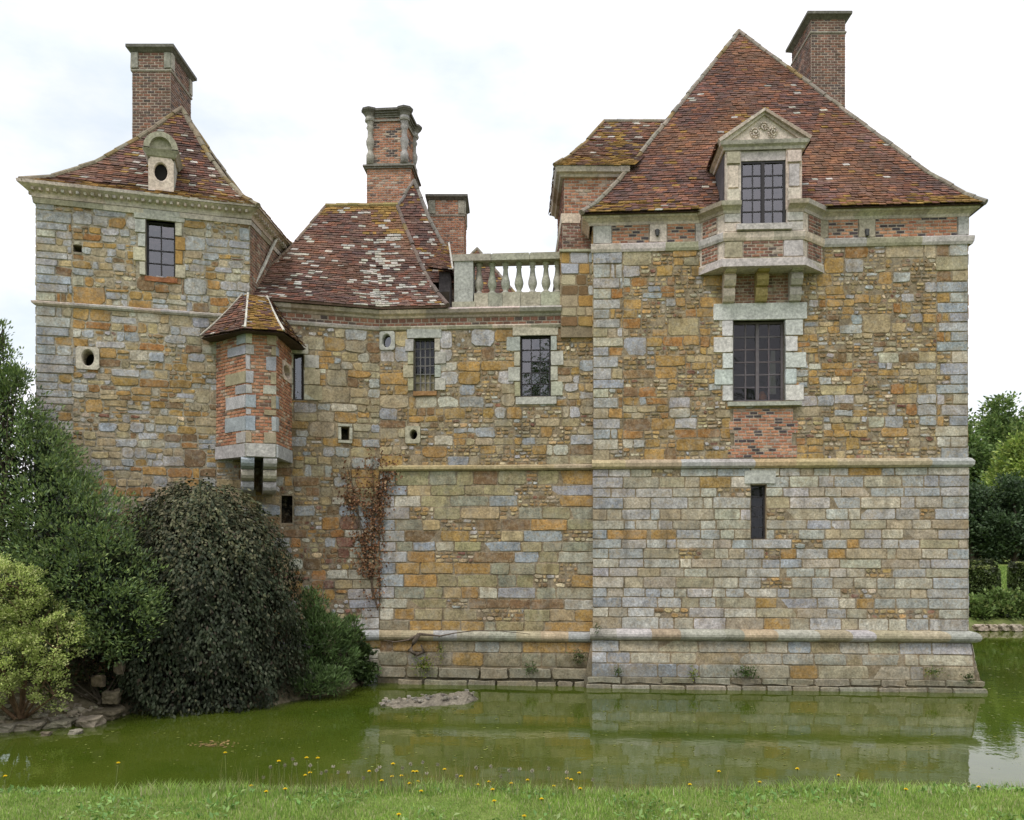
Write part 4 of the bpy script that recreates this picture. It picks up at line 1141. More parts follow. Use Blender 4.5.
# ================================================================== STAIR TURRET between wing and square tower
SD, SF = 16.12, 15.56                            # brick storey set back, stone foot flush with the wing
sx0, sx1 = vx(562.5, SD), 2.2
stair = thing('stair_turret', 'brick stair turret with hipped mossy roof tucked behind the left edge of the tall tower', 'turret', (2.0, 17, 7))
S = Fr((vx(560.8, SF), SF), (1.75, SF - .01)); SB = Fr((sx0, SD), (sx1, SD)); SL = Fr((sx0, 18.3), (sx0, SD))
SZ = lambda y: SB.z(y, 580)
sb_ = MB()
z1_, z2_, z3_, z4_, z5_ = S.z(252, 575), SZ(223), SZ(213), SZ(177), SZ(169)
sb_.prism([S.xy(0), S.xy(S.w), (1.75, 18.3), (S.xy(0)[0], 18.3)], zw0 - .2, z1_ + .03, MORTAR)
sb_.prism([(sx0, SD), (sx1, SD), (sx1, 18.3), (sx0, 18.3)], z1_, z2_, (.4, .33, .27))
sb_.prism([(sx0 + .03, SD + .03), (sx1, SD + .03), (sx1, 18.25), (sx0 + .03, 18.25)], z2_, z4_ + .05, (.4, .33, .27))
masonry(sb_, S, 0, .75, zw0 - .0, z1_, pal=Pal((20, OCHRE), (20, BROWN), (14, OLIVE), (12, GREY), (8, BLUE)), row=(.17, .24), wid=(.28, .36), rub=.1)
SLF = Fr((S.xy(0)[0], 18.3), S.xy(0)); masonry(sb_, SLF, 0, SLF.w, zw3, z1_, pal=P_CUR, row=(.17, .24), wid=(.28, .5))
bricks(sb_, SB, 0, SB.w, z1_, z2_, pal=P_BRC, d0=.006); bricks(sb_, SL, 0, SL.w, z1_, z2_, pal=P_BRC, d0=.006)
S2 = Fr((sx0 + .03, SD + .03), (sx1, SD + .03)); bricks(sb_, S2, 0, S2.w, z3_, z4_, pal=P_BRO, d0=.006)
S2L = Fr((sx0 + .03, 18.2), (sx0 + .03, SD + .03)); bricks(sb_, S2L, 0, S2L.w, z3_, z4_, pal=P_BRC, d0=.006)
sb_.build('wall', M['brick'], stair)
path = [(sx0, 18.2), (sx0, SD), (sx1 + .1, SD)]
st_ = MB(); sweep(st_, [SLF.xy(.1), S.xy(0), S.xy(.8)], [(-.05, z1_ - .0), (.03, z1_), (.03, z1_ + .05), (-.5, z1_ + .08)], P_LIME, blk=.6); st_.build('ledge', M['trim'], stair)
st_ = MB(); sweep(st_, path, [(-.05, z2_), (.02, z2_ - .005), (.03, z3_ - .02), (-.06, z3_ + .01)], P_LIME, blk=.6); st_.build('string_course', M['trim'], stair)
st_ = MB(); sweep(st_, path, [(-.05, z4_ - .02), (.04, z4_ - .01), (.06, z4_ + .04), (.12, z4_ + .06), (.15, z5_), (-.05, z5_ + .01)], P_CORN, blk=.7); st_.build('cornice', M['trim'], stair)
def srect(o, z): return [(sx0 - o, SD - o, z), (2.4, SD - o, z), (2.4, 18.25 + o, z), (sx0 - o, 18.25 + o, z)]
ZR = 17.25; zr = vz(121.5, ZR); xr = vx(604, ZR)
def slev(t):
    z = z5_ + (zr - z5_) * (t * .75 + .25 * t * t); q = srect(.16, z)
    e = [(xr, ZR), (3.3, ZR), (3.3, ZR), (xr, ZR)]
    return [(lerp(a[0], b[0], t), lerp(a[1], b[1], t), z) for a, b in zip(q, e)]
def moss_s(P, t): return (.75 if P[2] < z5_ + .2 else .1) + .6 * math.exp(-((P[0] - (2.12)) / .17) ** 2) + .45 * max(0, n3(P, 1.6, 8))
rs_ = MB()
for lo, hi in ((0, .3), (.3, .65), (.65, 1)):
    a, b = slev(lo), slev(hi)
    for i in (0, 2, 3): j = (i + 1) % 4; tiles(rs_, a[i], a[j], b[j], b[i], tilecol(T_DRK, .05, moss_s), gauge=.08, tw=.14)
sr = rs_.build('roof', M['tile'], stair)
rg = MB(); ridge(rg, [slev(t)[0] for t in (0, .3, .65, 1)], r=.045, col=(.24, .175, .09)); rg.build('hip_tiles', M['tile'], sr); rg = MB(); ridge(rg, [(xr, ZR, zr), (3.3, ZR, zr)], r=.06, col=(.3, .27, .22)); rg.build('ridge_tiles', M['tile'], sr)

# ================================================================== REAR WING and COURTYARD RANGE
rear = thing('rear_wing', 'steep roof and brick chimney rising behind the mossy roof, with a little dark dormer', 'castle wing', (-2.4, 20, 0))
rx0, rx1, ry = -4.3, vx(475, 18.2), 18.2
rz = vz(283, 18.2); raz = vz(181, 19.7); rax = vx(414, 19.7)
rw = MB(); rw.prism([(rx0 + .25, ry + .25), (rx1 - .2, ry + .25), (rx1 - .2, 25), (rx0 + .25, 25)], 0, rz + .05, (.28, .24, .18))
fq = Fr((rx1 - .2, ry + .25), (rx1 - .2, 25)); bricks(rw, fq, 0, fq.w, 7, rz, pal=P_BRC, d0=.005)
fq = Fr((rx0 + .25, ry + .25), (rx1 - .2, ry + .25)); bricks(rw, fq, 1.9, fq.w, 6.6, rz, pal=P_BRC, d0=.005)
rw.build('wall', M['brick'], rear)
def rlev(t):
    z = rz + (raz - rz) * (t * .50 + .50 * t * t)
    q = [(rx0, ry), (rx1, ry), (rx1, 25.2), (rx0, 25.2)]; e = [(rax, 19.7), (rax, 19.7), (rax, 25.0), (rax, 25.0)]
    return [(lerp(a[0], b[0], t), lerp(a[1], b[1], t), z) for a, b in zip(q, e)]
rr = ring_roof('roof', [rlev(t) for t in (0, .25, .5, .75, 1)], tilecol(T_DRK, .04, lambda P, t: .12 + (.5 if P[2] > raz - .5 else 0) * .5), rear, hipcol=(.2, .18, .16), hipr=.06, hips=(0, 1))
chimney('chimney', vx(429.5, 21.2), vx(464, 21.2), 21.2, 22.1, 8.4, vz(195.5, 21.2), rr, cap=.55, over=.1, pil=.16, pal=P_BRO)
rd = MB()
dx0, dx1, dy0 = vx(439, 17.75), vx(450, 17.75), 17.75
zd0, zd1 = vz(309, dy0), vz(272, dy0)
rd.box((dx0, dy0, zd0 - .4), (dx1, dy0 + 1.2, zd1), (.07, .065, .065))
rdo = rd.build('dormer', M['tile'], rear)
td = MB(); zdt = vz(243, 18.7)
tiles(td, (dx0 - .24, dy0 - .12, zd1 + .06), (dx1 + .07, dy0 - .12, zd1), (dx1 - .1, dy0 + 1.0, zdt), (dx0 - .05, dy0 + 1.0, zdt), tilecol(T_DRK, .02, lambda P, t: .3 + .3 * t), gauge=.07, tw=.12)
td.quad((dx1 + .07, dy0 - .12, zd1), (dx1 + .07, dy0 + 1.2, zd1), (dx1 - .1, dy0 + 1.0, zdt), (dx1 - .1, dy0 + 1.0, zdt), (.1, .07, .06))
td.tube([(dx1 + .07, dy0 - .12, zd1 + .02), (dx1 - .1, dy0 + 1.0, zdt + .02)], .022, (.5, .48, .42), n=6)
td.build('dormer_roof', M['tile'], rdo)

far = thing('courtyard_range', 'distant tiled roof glimpsed through the stone balusters across the courtyard', 'building', (-1.2, 28, 0))
fw_ = MB(); fw_.prism([(-3.2, 26.2), (.7, 26.2), (.7, 31), (-3.2, 31)], 0, 9.6, (.3, .26, .2))
fw_.build('wall', M['wall'], far)
fz_ = vz(248.5, 27.5)
fe = [(-3.6, 26, 9.5), (1.0, 26, 9.5), (1.0, 31.2, 9.5), (-3.6, 31.2, 9.5)]; fx = vx(477, 27.5)
ring_roof('roof', [fe, [(fx, 27.5, fz_), (fx, 27.5, fz_), (fx, 30, fz_), (fx, 30, fz_)]], tilecol(T_DRK, .03, lambda P, t: .1), far, gauge=.1, tw=.17, hips=(0, 1))

# ================================================================== BALUSTRADE
bal = thing('balustrade', 'weathered stone balustrade with turned balusters on the terrace edge above the wall', 'balustrade', WC.p(WC.u(510), zw3, -.15))
bd = -.18
BZ = lambda y: WC.uv(510, y, bd)[1]
BU = lambda x: WC.uv(x, 280, bd)[0]
b0_, b1_, b2_, b3_ = zw3 - .01, BZ(294.5), BZ(263), BZ(256.5)
def bbox(mb, ua, ub, za, zb, t, col):
    vs = [WC.p(u, z, bd + d) for d in (t, -t) for u, z in ((ua, za), (ub, za), (ub, zb), (ua, zb))]
    mb.add(vs, [[0, 1, 2, 3], [7, 6, 5, 4], [0, 4, 5, 1], [1, 5, 6, 2], [2, 6, 7, 3], [3, 7, 4, 0]], col)
pm = MB()
bbox(pm, BU(455.5), BU(474), b0_, b2_ + .005, .17, (.40, .40, .37)); bbox(pm, BU(453.5), BU(476), b0_, b0_ + .14, .2, (.38, .36, .28))
pm.build('pier', M['trim'], bal)
pm = MB()
us = [BU(x) for x in (475, 489, 503, 521, 541, 561.5)]
for a, b in zip(us[:-1], us[1:]): bbox(pm, a + .003, b - .003, b0_, b1_ - rng.uniform(.0, .02), .17, jit((.38, .36, .28), .15))
pm.build('plinth', M['trim'], bal)
pm = MB()
us = [BU(x) for x in (453.5, 492, 530, 562.5)]
for a, b in zip(us[:-1], us[1:]): bbox(pm, a + .003, b - .003, b2_, b3_ + rng.uniform(-.01, .005), .19, jit((.36, .34, .27), .12)); bbox(pm, a + .02, b - .02, b3_, b3_ + .02, .14, jit((.3, .28, .2), .1))
pm.build('handrail', M['trim'], bal)
for x in (479, 492.2, 505.6, 519, 532.6, 546, 557.5):
    p_ = WC.p(BU(x), 0, bd); h_ = b2_ - b1_
    bb = MB(); 
    bb.lathe((p_[0], p_[1]), [(r_ * .92, b1_ + h_ * t) for r_, t in ((.085, 0), (.085, .06), (.055, .09), (.05, .13), (.08, .22), (.097, .33), (.09, .42), (.062, .58), (.05, .74), (.048, .82), (.065, .85), (.05, .88), (.08, .93), (.08, 1.0))], jit((.36, .35, .29), .15), n=14)
    bb.build('baluster', M['trim'], bal, smooth=True)
# ================================================================== GROUND AND WATER
def sdpoly(X, Y, poly):
    """signed distance to a polygon (positive inside)"""
    d = np.full(X.shape, 1e9); ins = np.zeros(X.shape, bool)
    n = len(poly)
    for i in range(n):
        x0, y0 = poly[i]; x1, y1 = poly[(i + 1) % n]
        ex, ey = x1 - x0, y1 - y0; wx, wy = X - x0, Y - y0
        t = np.clip((wx * ex + wy * ey) / (ex * ex + ey * ey), 0, 1)
        d = np.minimum(d, np.hypot(wx - ex * t, wy - ey * t))
        c = ((y0 <= Y) & (y1 > Y)) | ((y1 <= Y) & (y0 > Y))
        with np.errstate(divide='ignore', invalid='ignore'):
            ins ^= c & (X < ex * (Y - y0) / (ey if ey else 1e-9) + x0)
    return np.where(ins, d, -d)
LAND_L = [(-300, 11.0), (-9, 11.4), (-7.3, 11.75), (-6.4, 12.5), (-5.9, 13.2), (-3.9, 13.6), (-3.4, 14.4), (-2.75, 15.75), (-2.6, 30), (-300, 30)]
def wob(X, Y, s, a, o=0): return a * (np.sin(X * s + o) * np.cos(Y * s * 1.3 + o * 2) + .5 * np.sin(X * s * 2.7 + 1.3 + o) * np.cos(Y * s * 2.1))
def height(X, Y):
    near = np.interp(Y + wob(X, Y, 1.7, .05), [-300, 4, 5.2, 5.6, 7.9, 8.6], [1.15, 1.15, 1.12, 1.02, .1, -.6])
    dl = sdpoly(X, Y, LAND_L) + wob(X, Y, 2.1, .07)
    left = np.interp(dl, [-.4, 0, .18, .5, 1.5, 5], [-.6, 0, .14, .30, .7, 1.0])
    far = np.interp(Y + wob(X, Y, .7, .25, 2), [24.0, 24.7, 25.4, 30, 60, 200], [-.6, 0.0, .35, .85, 1.6, 2.5])
    h = np.maximum(np.maximum(near, left), far)
    return h + np.where(h > .05, wob(X, Y, 5, .008), 0)
xs = np.unique(np.concatenate([np.linspace(-300, -40, 14), np.linspace(-40, -10, 31), np.linspace(-10, 10, 134), np.linspace(10, 60, 60), np.linspace(60, 300, 13)]))
ys = np.unique(np.concatenate([np.linspace(-120, -2, 14), np.linspace(-2, 4, 10), np.linspace(4, 17, 88), np.linspace(17, 32, 60), np.linspace(32, 400, 30)]))
GX, GY = np.meshgrid(xs, ys); GZ = height(GX, GY)
V = np.stack([GX, GY, GZ], -1).reshape(-1, 3); nx, ny = len(xs), len(ys)
i = (np.arange(ny - 1)[:, None] * nx + np.arange(nx - 1)[None, :]).ravel()
T_ = np.stack([i, i + 1, i + nx + 1, i, i + nx + 1, i + nx], 1).ravel()
m, nt = newmat('lawn soil and shore'); co = pos(nt)
g = mixc(nt, ramp(nt, noi(nt, co, 2.2, 6), [(.35, 0), (.65, 1)]), (.14, .21, .045), (.22, .27, .075))
g = mixc(nt, ramp(nt, noi(nt, co, 30, 4), [(.4, 0), (.7, .6)]), g, (.07, .09, .02))
mud = mixc(nt, ramp(nt, noi(nt, co, 6, 8), [(.35, 0), (.65, 1)]), (.085, .07, .04), (.22, .19, .125))
sx = N(nt, 'ShaderNodeSeparateXYZ'); L(nt, co, sx.inputs[0])
mr = N(nt, 'ShaderNodeMapRange'); L(nt, sx.outputs[1], mr.inputs[0]); mr.inputs[1].default_value = 8.; mr.inputs[2].default_value = 10.
mr2 = N(nt, 'ShaderNodeMapRange'); L(nt, sx.outputs[1], mr2.inputs[0]); mr2.inputs[1].default_value = 25.5; mr2.inputs[2].default_value = 24.6
mm = N(nt, 'ShaderNodeMath', operation='MULTIPLY'); L(nt, mr.outputs[0], mm.inputs[0]); L(nt, mr2.outputs[0], mm.inputs[1])
mx_ = N(nt, 'ShaderNodeMapRange'); L(nt, sx.outputs[0], mx_.inputs[0]); mx_.inputs[1].default_value = -10.2; mx_.inputs[2].default_value = -8.6
m2 = N(nt, 'ShaderNodeMath', operation='MULTIPLY'); L(nt, mm.outputs[0], m2.inputs[0]); L(nt, mx_.outputs[0], m2.inputs[1])
c = mixc(nt, m2.outputs[0], g, mud)
p = N(nt, 'ShaderNodeBsdfPrincipled', Roughness=.95); p.inputs['Specular IOR Level'].default_value = .1
b = N(nt, 'ShaderNodeBump', Strength=.8, Distance=.03); L(nt, noi(nt, co, 22, 8, .7), b.inputs['Height']); L(nt, b.outputs[0], p.inputs['Normal'])
L(nt, c, p.inputs['Base Color']); L(nt, p.outputs[0], N(nt, 'ShaderNodeOutputMaterial').inputs[0])
gr = tri_mesh('ground', V, T_, np.zeros((len(V), 3)), m); gr['kind'] = 'structure'
gr.data.polygons.foreach_set('use_smooth', [True] * len(gr.data.polygons))

m, nt = newmat('green moat water'); co = pos(nt)
c = mixc(nt, ramp(nt, noi(nt, co, .55, 5), [(.35, 0), (.65, 1)]), (.043, .067, .006), (.070, .091, .012))
p = N(nt, 'ShaderNodeBsdfPrincipled', Roughness=.02, IOR=1.42)
p.inputs['Specular IOR Level'].default_value = .5
mp = N(nt, 'ShaderNodeMapping'); mp.inputs['Scale'].default_value = (1, 1.0, 1); L(nt, co, mp.inputs[0])
h = N(nt, 'ShaderNodeMath', operation='ADD'); L(nt, noi(nt, mp.outputs[0], 5, 3, .5), h.inputs[0]); L(nt, noi(nt, mp.outputs[0], 1.1, 2, .5), h.inputs[1])
b = N(nt, 'ShaderNodeBump', Strength=.035, Distance=.05); L(nt, h.outputs[0], b.inputs['Height']); L(nt, b.outputs[0], p.inputs['Normal'])
L(nt, c, p.inputs['Base Color']); L(nt, p.outputs[0], N(nt, 'ShaderNodeOutputMaterial').inputs[0])
wmb = MB(); wmb.quad((-60, 6, 0), (150, 6, 0), (150, 30, 0), (-60, 30, 0), (.1, .1, .1))
wo = wmb.build('water', m); wo['kind'] = 'structure'

# grass: short blades over the near lawn, longer along the lip of the bank
def grass(name, n, x0, x1, y0, y1, hl, wd, cols, wts, lean=.5, dens=None):
    X = nrg.uniform(x0, x1, n); Y = nrg.uniform(y0, y1, n)
    if dens is not None:
        k = nrg.random(n) < dens(X, Y); X, Y = X[k], Y[k]; n = len(X)
    Z = height(X, Y) - .005
    hh = nrg.uniform(hl[0], hl[1], n) * (1 + .3 * np.sin(X * 3 + Y * 5)); w = wd * nrg.uniform(.6, 1.4, n)
    a = nrg.uniform(0, 2 * np.pi, n); dx, dy = np.cos(a), np.sin(a); ln = nrg.uniform(.1, lean, n) * hh
    a2 = nrg.uniform(0, 2 * np.pi, n); lx, ly = np.cos(a2) * ln, np.sin(a2) * ln
    P = np.stack([X, Y, Z], 1); s = np.stack([dx * w / 2, dy * w / 2, 0 * w], 1)
    m_ = P + np.stack([lx * .35, ly * .35, hh * .6], 1); t = P + np.stack([lx, ly, hh], 1)
    V = np.stack([P - s, P + s, m_ + s * .75, m_ - s * .75, t], 1).reshape(-1, 3)
    b = (np.arange(n) * 5)[:, None]
    T = np.concatenate([b + [[0, 1, 2]], b + [[0, 2, 3]], b + [[3, 2, 4]]], 1).ravel()
    return tri_mesh(name, V, T, np.repeat(colvar(n, cols, wts, .25), 5, 0), M['leaf'])
GC = [(.25, .39, .07), (.31, .43, .10), (.40, .42, .18), (.17, .30, .05), (.48, .44, .27)]
o = grass('lawn_grass', 230000, -7, 7, 4.05, 5.75, (.012, .038), .0042, GC, [8, 7, 3, 5, 1.6]); tag(o, 'short mown lawn grass along the near bank', 'grass', kind='stuff')
o = grass('bank_grass', 36000, -7.2, 7.2, 5.25, 5.95, (.04, .095), .004, GC, [8, 7, 3, 5, 2], .8,
          dens=lambda X, Y: .35 + .65 * (np.sin(X * 2.3 + 1) * np.sin(X * 5.1) > -.1)); tag(o, 'longer unmown grass at the lip of the near bank', 'grass', kind='stuff')
o = grass('dry_grass', 700, -1.9, 1.5, 5.25, 5.7, (.09, .24), .0022, [(.27, .23, .11), (.2, .2, .08)], [2, 1], .25); tag(o, 'thin dry grass stalks standing at the edge of the lawn', 'grass', kind='stuff')

n = 5200; X = nrg.uniform(-4.6, 4.6, n); Y = nrg.uniform(4.3, 5.7, n)
kk = (np.sin(X * 3.1 + 2) * np.sin(Y * 6 + X) + .5 * np.sin(X * 9.7) > .15); X, Y = X[kk], Y[kk]; n = len(X)
P = np.stack([X, Y, height(X, Y) + nrg.uniform(.012, .04, n)], 1)
o = leaf_mesh('lawn_weeds', P, rdir(n) + np.array([[0, 0, .35]]), rdir(n) * .4 + np.array([[0, 0, 1]]), nrg.uniform(.02, .055, n), nrg.uniform(.012, .026, n), colvar(n, [(.14, .27, .06), (.2, .33, .08), (.26, .34, .12)], [3, 3, 1]), M['leaf']); tag(o, 'low clover and broad leaved weeds among the lawn grass', 'weeds', kind='stuff')

# dandelion-like flowers: one of each kind with parts, then copies
def flower(kind):
    t = thing('dandelion', 'thin stemmed yellow flower standing in the grass by the moat' if kind == 'y' else 'thin stemmed dandelion seed head standing in the grass by the moat', 'flower', (0, 0, 0),
              'yellow flowers along the bank' if kind == 'y' else 'seed heads along the bank')
    s = MB(); s.tube([(0, 0, -.02), (.004, .002, .5), (.0, .006, 1.0)], [.0026, .002, .0018], (.2, .22, .09), n=5); s.build('stem', M['leaf'], t)
    h = MB()
    if kind == 'y':
        for r_, z, n in ((.016, 0, 12), (.011, .004, 9), (.006, .006, 6)):
            for i in range(n):
                a = 2 * math.pi * (i + .4 * rng.random()) / n; c, s_ = math.cos(a), math.sin(a)
                h.add([(0, .006, 1.0 + z), (c * r_ * .6 - s_ * .003, .006 + s_ * r_ * .6 + c * .003, 1.004 + z), (c * r_, .006 + s_ * r_, 1.006 + z), (c * r_ * .6 + s_ * .003, .006 + s_ * r_ * .6 - c * .003, 1.004 + z)], [[0, 1, 2, 3]], jit((.80, .58, .02), .1))
        h.lathe((0, .006), [(.002, .992), (.006, .998), (.007, 1.003)], (.12, .16, .04), n=8)
    else:
        for i in range(60):
            v = Vector(rng.choice([1, -1]) * rng.gauss(0, 1) for _ in range(3)).normalized(); p = Vector((0, .006, 1.004)) + v * .013; q = v.orthogonal().normalized() * .0025
            h.add([Vector((0, .006, 1.004)), p + q, p - q], [[0, 1, 2]], jit((.34, .31, .24), .2))
    h.build('flower_head', M['petal'], t); return t
FLW = [('y', 172, 112), ('y', 197, 115), ('y', 84, 122), ('y', 414, 129), ('y', 180, 156), ('y', 162, 164), ('y', 350, 153), ('y', 475, 152), ('y', 482, 153), ('y', 446, 164), ('y', 492, 182), ('y', 497, 210), ('y', 572, 147), ('y', 620, 166), ('y', 665, 192), ('y', 702, 183), ('y', 762, 188), ('y', 815, 178), ('y', 930, 173), ('y', 938, 175), ('y', 960, 157), ('y', 965, 202), ('y', 852, 234), ('y', 433, 278), ('y', 805, 285), ('y', 104, 203), ('y', 44, 212), ('y', 5, 194), ('y', 470, 188), ('y', 712, 206), ('y', 715, 240), ('y', 885, 195), ('y', 388, 178), ('y', 415, 167),
       ('s', 55, 138), ('s', 122, 116), ('s', 140, 129), ('s', 98, 133), ('s', 180, 134), ('s', 208, 155), ('s', 224, 150), ('s', 245, 138), ('s', 262, 153), ('s', 290, 155), ('s', 375, 148), ('s', 384, 138), ('s', 442, 140), ('s', 468, 131), ('s', 505, 125), ('s', 542, 131), ('s', 520, 158), ('s', 600, 165), ('s', 660, 142), ('s', 705, 138), ('s', 735, 166), ('s', 762, 150), ('s', 790, 144), ('s', 830, 150), ('s', 880, 143), ('s', 925, 155), ('s', 1005, 176), ('s', 334, 170), ('s', 40, 168)]
for x, y in ((689, 715 + 70), (4, 777), (115, 764), (226, 754), (980, 726 + 62), (760, 783), (840, 776), (905, 790), (720, 772), (798, 769)): FLW.append(('y', (x - 250) / .3418, (y - 720) / .3418))
first = {}
for kd, zx, zy in FLW:
    x, y = 250 + zx * .3418, 720 + zy * .3418
    D = rng.uniform(5.3, 5.75) if y < 787 else min(5.6, F * (EYE - 1.13) / (y - HZ + 6))
    X = vx(x, D); hz = float(height(np.array([X]), np.array([D]))[0]); ht = max(.03, vz(y, D) - hz)
    if kd not in first: o = first[kd] = flower(kd)
    else: o = copy_tree(first[kd])
    o.location = (X, D, hz); o.rotation_euler = (rng.uniform(-.05, .05), rng.uniform(-.08, .08), rng.uniform(0, 6.3))
    for ch in o.children:
        if ch.name.startswith('stem'): ch.scale = (1, 1, ht)
        else: ch.location.z = ht - 1.0
        

# ================================================================== PLANTS
def limb(mb, p, q, r0, r1, col, n=6, sag=.0, seg=4):
    p, q = Vector(p), Vector(q); pts = []
    j = Vector((rng.uniform(-1, 1), rng.uniform(-1, 1), rng.uniform(-.3, .3))) * (q - p).length * .08
    for i in range(seg + 1):
        t = i / seg; pts.append(p.lerp(q, t) + j * math.sin(math.pi * t) - Vector((0, 0, sag * t * t)))
    mb.tube(pts, [lerp(r0, r1, i / seg) for i in range(seg + 1)], col, n=n)

# weeping mound: pendulous leaves in layers over a dome
MC = np.array([vx(199, 14.0), 14.0]); MA = np.array([1.66, 1.22]); MH = 3.68
def dome(n, depth=0.):
    th = nrg.uniform(0, 2 * np.pi, n); v = nrg.random(n)
    zt = v ** .9                                            # 0 bottom .. 1 top
    r = (1 - zt ** 3.3) ** .5 * (1 + .05 * np.sin(th * 3 + 1) * (1 - zt) + .06 * np.sin(th * 7 + zt * 9)) 
    r = r * (1.0 + .05 * np.sin(zt * 21 + 2.2 * np.sin(th * 4)) + .05 * np.sin(th * 11 + 3 * np.sin(zt * 8)) + .035 * np.sin(th * 19 + zt * 17))
    s = 1 - depth
    x = MC[0] + MA[0] * r * np.cos(th) * s; y = MC[1] + MA[1] * r * np.sin(th) * s; z = .02 + MH * zt * (1 - depth * .6) + .12 * np.sin(th * 5 + 1) * zt
    return np.stack([x, y, z], 1), th, zt
mnd = thing('weeping_tree', 'low dome shaped weeping tree of dark drooping leaves at the foot of the wall', 'tree', (MC[0], MC[1], .1))
n = 46000
P, th, zt = dome(n, nrg.random(n) ** 1.5 * .16)
o_ = np.stack([np.cos(th), np.sin(th), .0 * th], 1)
Ax = o_ * (.30 + .7 * zt[:, None] ** 4) + np.array([[0, 0, -1]]) * (1.0 - .6 * zt[:, None] ** 3) + rdir(n) * .62
Nn = o_ * (1 - zt[:, None] * .4) + np.array([[0, 0, .5]]) + rdir(n) * .55
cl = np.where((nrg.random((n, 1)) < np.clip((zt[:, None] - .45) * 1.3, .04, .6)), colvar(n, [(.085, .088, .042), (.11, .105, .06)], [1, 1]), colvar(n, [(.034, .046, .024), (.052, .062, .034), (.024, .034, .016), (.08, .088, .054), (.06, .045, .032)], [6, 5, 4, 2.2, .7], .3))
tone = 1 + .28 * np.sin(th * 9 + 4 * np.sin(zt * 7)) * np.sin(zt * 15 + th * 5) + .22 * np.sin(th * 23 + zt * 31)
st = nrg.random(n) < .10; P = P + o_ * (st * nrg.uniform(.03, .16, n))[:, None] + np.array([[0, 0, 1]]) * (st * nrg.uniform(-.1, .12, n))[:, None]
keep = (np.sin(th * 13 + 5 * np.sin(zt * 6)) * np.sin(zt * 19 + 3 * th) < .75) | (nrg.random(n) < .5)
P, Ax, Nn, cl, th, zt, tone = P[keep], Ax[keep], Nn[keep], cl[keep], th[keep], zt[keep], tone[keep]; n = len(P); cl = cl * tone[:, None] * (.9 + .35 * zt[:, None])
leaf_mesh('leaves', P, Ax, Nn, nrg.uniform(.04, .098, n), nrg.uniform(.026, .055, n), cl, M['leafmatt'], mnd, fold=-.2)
tb = MB(); limb(tb, (MC[0], MC[1], 0), (MC[0] + .05, MC[1], 2.9), .16, .07, (.09, .075, .055), n=9)
for k in range(26):
    a = k * 2.4; rr = rng.uniform(.5, .8); z = rng.uniform(1.4, 2.8)
    e = (MC[0] + MA[0] * rr * math.cos(a), MC[1] + MA[1] * rr * math.sin(a), z * .9 + .1)
    limb(tb, (MC[0], MC[1], z), e, .04, .014, (.08, .065, .05)); limb(tb, e, (MC[0] + (e[0] - MC[0]) * 1.12, MC[1] + (e[1] - MC[1]) * 1.12, .3), .012, .005, (.08, .06, .045), n=5)
tb.build('trunk', M['bark'], mnd)
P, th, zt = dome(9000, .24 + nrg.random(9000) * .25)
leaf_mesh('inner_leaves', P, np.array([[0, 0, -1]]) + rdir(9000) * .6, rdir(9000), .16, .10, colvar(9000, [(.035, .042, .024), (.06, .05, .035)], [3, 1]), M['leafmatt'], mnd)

def bush(name, label, cat, base, lobes, nclump, per, spread, ls, lw, cols, wts, mat='leaf', trunk=(.08, .065, .045), group=None, up=.4, inner=True, stems=10, shell=.35, stiff=.6, icol=None):
    """a shrub or crown: clumps of leaves spread through overlapping lobes [(cx,cy,cz,rx,ry,rz)], a trunk with limbs"""
    t = thing(name, label, cat, base, group)
    lob = np.array(lobes, float); vol = (lob[:, 3] * lob[:, 4] * lob[:, 5]) ** .7
    k = nrg.choice(len(lob), nclump, p=vol / vol.sum()); d = rdir(nclump)
    rad = (1 - shell * nrg.random((nclump, 1)) ** 1.6)
    C = lob[k, :3] + d * rad * lob[k, 3:]
    # drop clump centres deep inside another lobe
    keep = np.ones(nclump, bool)
    for q in lob:
        e = np.linalg.norm((C - q[:3]) / q[3:], axis=1); keep &= (e > .62)
    keep &= C[:, 2] > base[2] + .02
    C = C[keep]; k = k[keep]
    P, Ax, Nn = clump_leaves(C, per, spread * nrg.uniform(.7, 1.3, len(C)), up, out=np.repeat(lob[k, :3], per, 0), outw=stiff)
    n = len(P); tone = np.repeat(nrg.uniform(.72, 1.3, len(C)), per)[:, None]
    leaf_mesh('leaves', P, Ax, Nn, ls * nrg.uniform(.7, 1.3, n), lw * nrg.uniform(.7, 1.3, n), colvar(n, cols, wts) * tone, M[mat], t)
    tb = MB(); b = Vector(base)
    for j in range(stems):
        q = lob[j % len(lob)]; e = Vector(q[:3]) + Vector(rng.uniform(-.4, .4) * s for s in q[3:])
        r_ = .012 + .012 * max(q[3:]); limb(tb, b + Vector((rng.uniform(-1, 1) * .08, rng.uniform(-1, 1) * .08, -.05)), e, r_ * 1.6, r_ * .5, trunk)
        for _ in range(4):
            f_ = Vector(q[:3]) + Vector(rng.uniform(-.85, .85) * s for s in q[3:]); limb(tb, e, f_, r_ * .5, r_ * .15, trunk, n=5)
    tb.build('branches', M['bark'], t)
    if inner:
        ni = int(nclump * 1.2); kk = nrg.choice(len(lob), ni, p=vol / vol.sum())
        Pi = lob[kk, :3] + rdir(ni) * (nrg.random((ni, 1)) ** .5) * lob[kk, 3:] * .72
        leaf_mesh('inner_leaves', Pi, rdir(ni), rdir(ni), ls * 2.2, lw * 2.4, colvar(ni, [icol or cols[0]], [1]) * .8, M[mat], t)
    return t

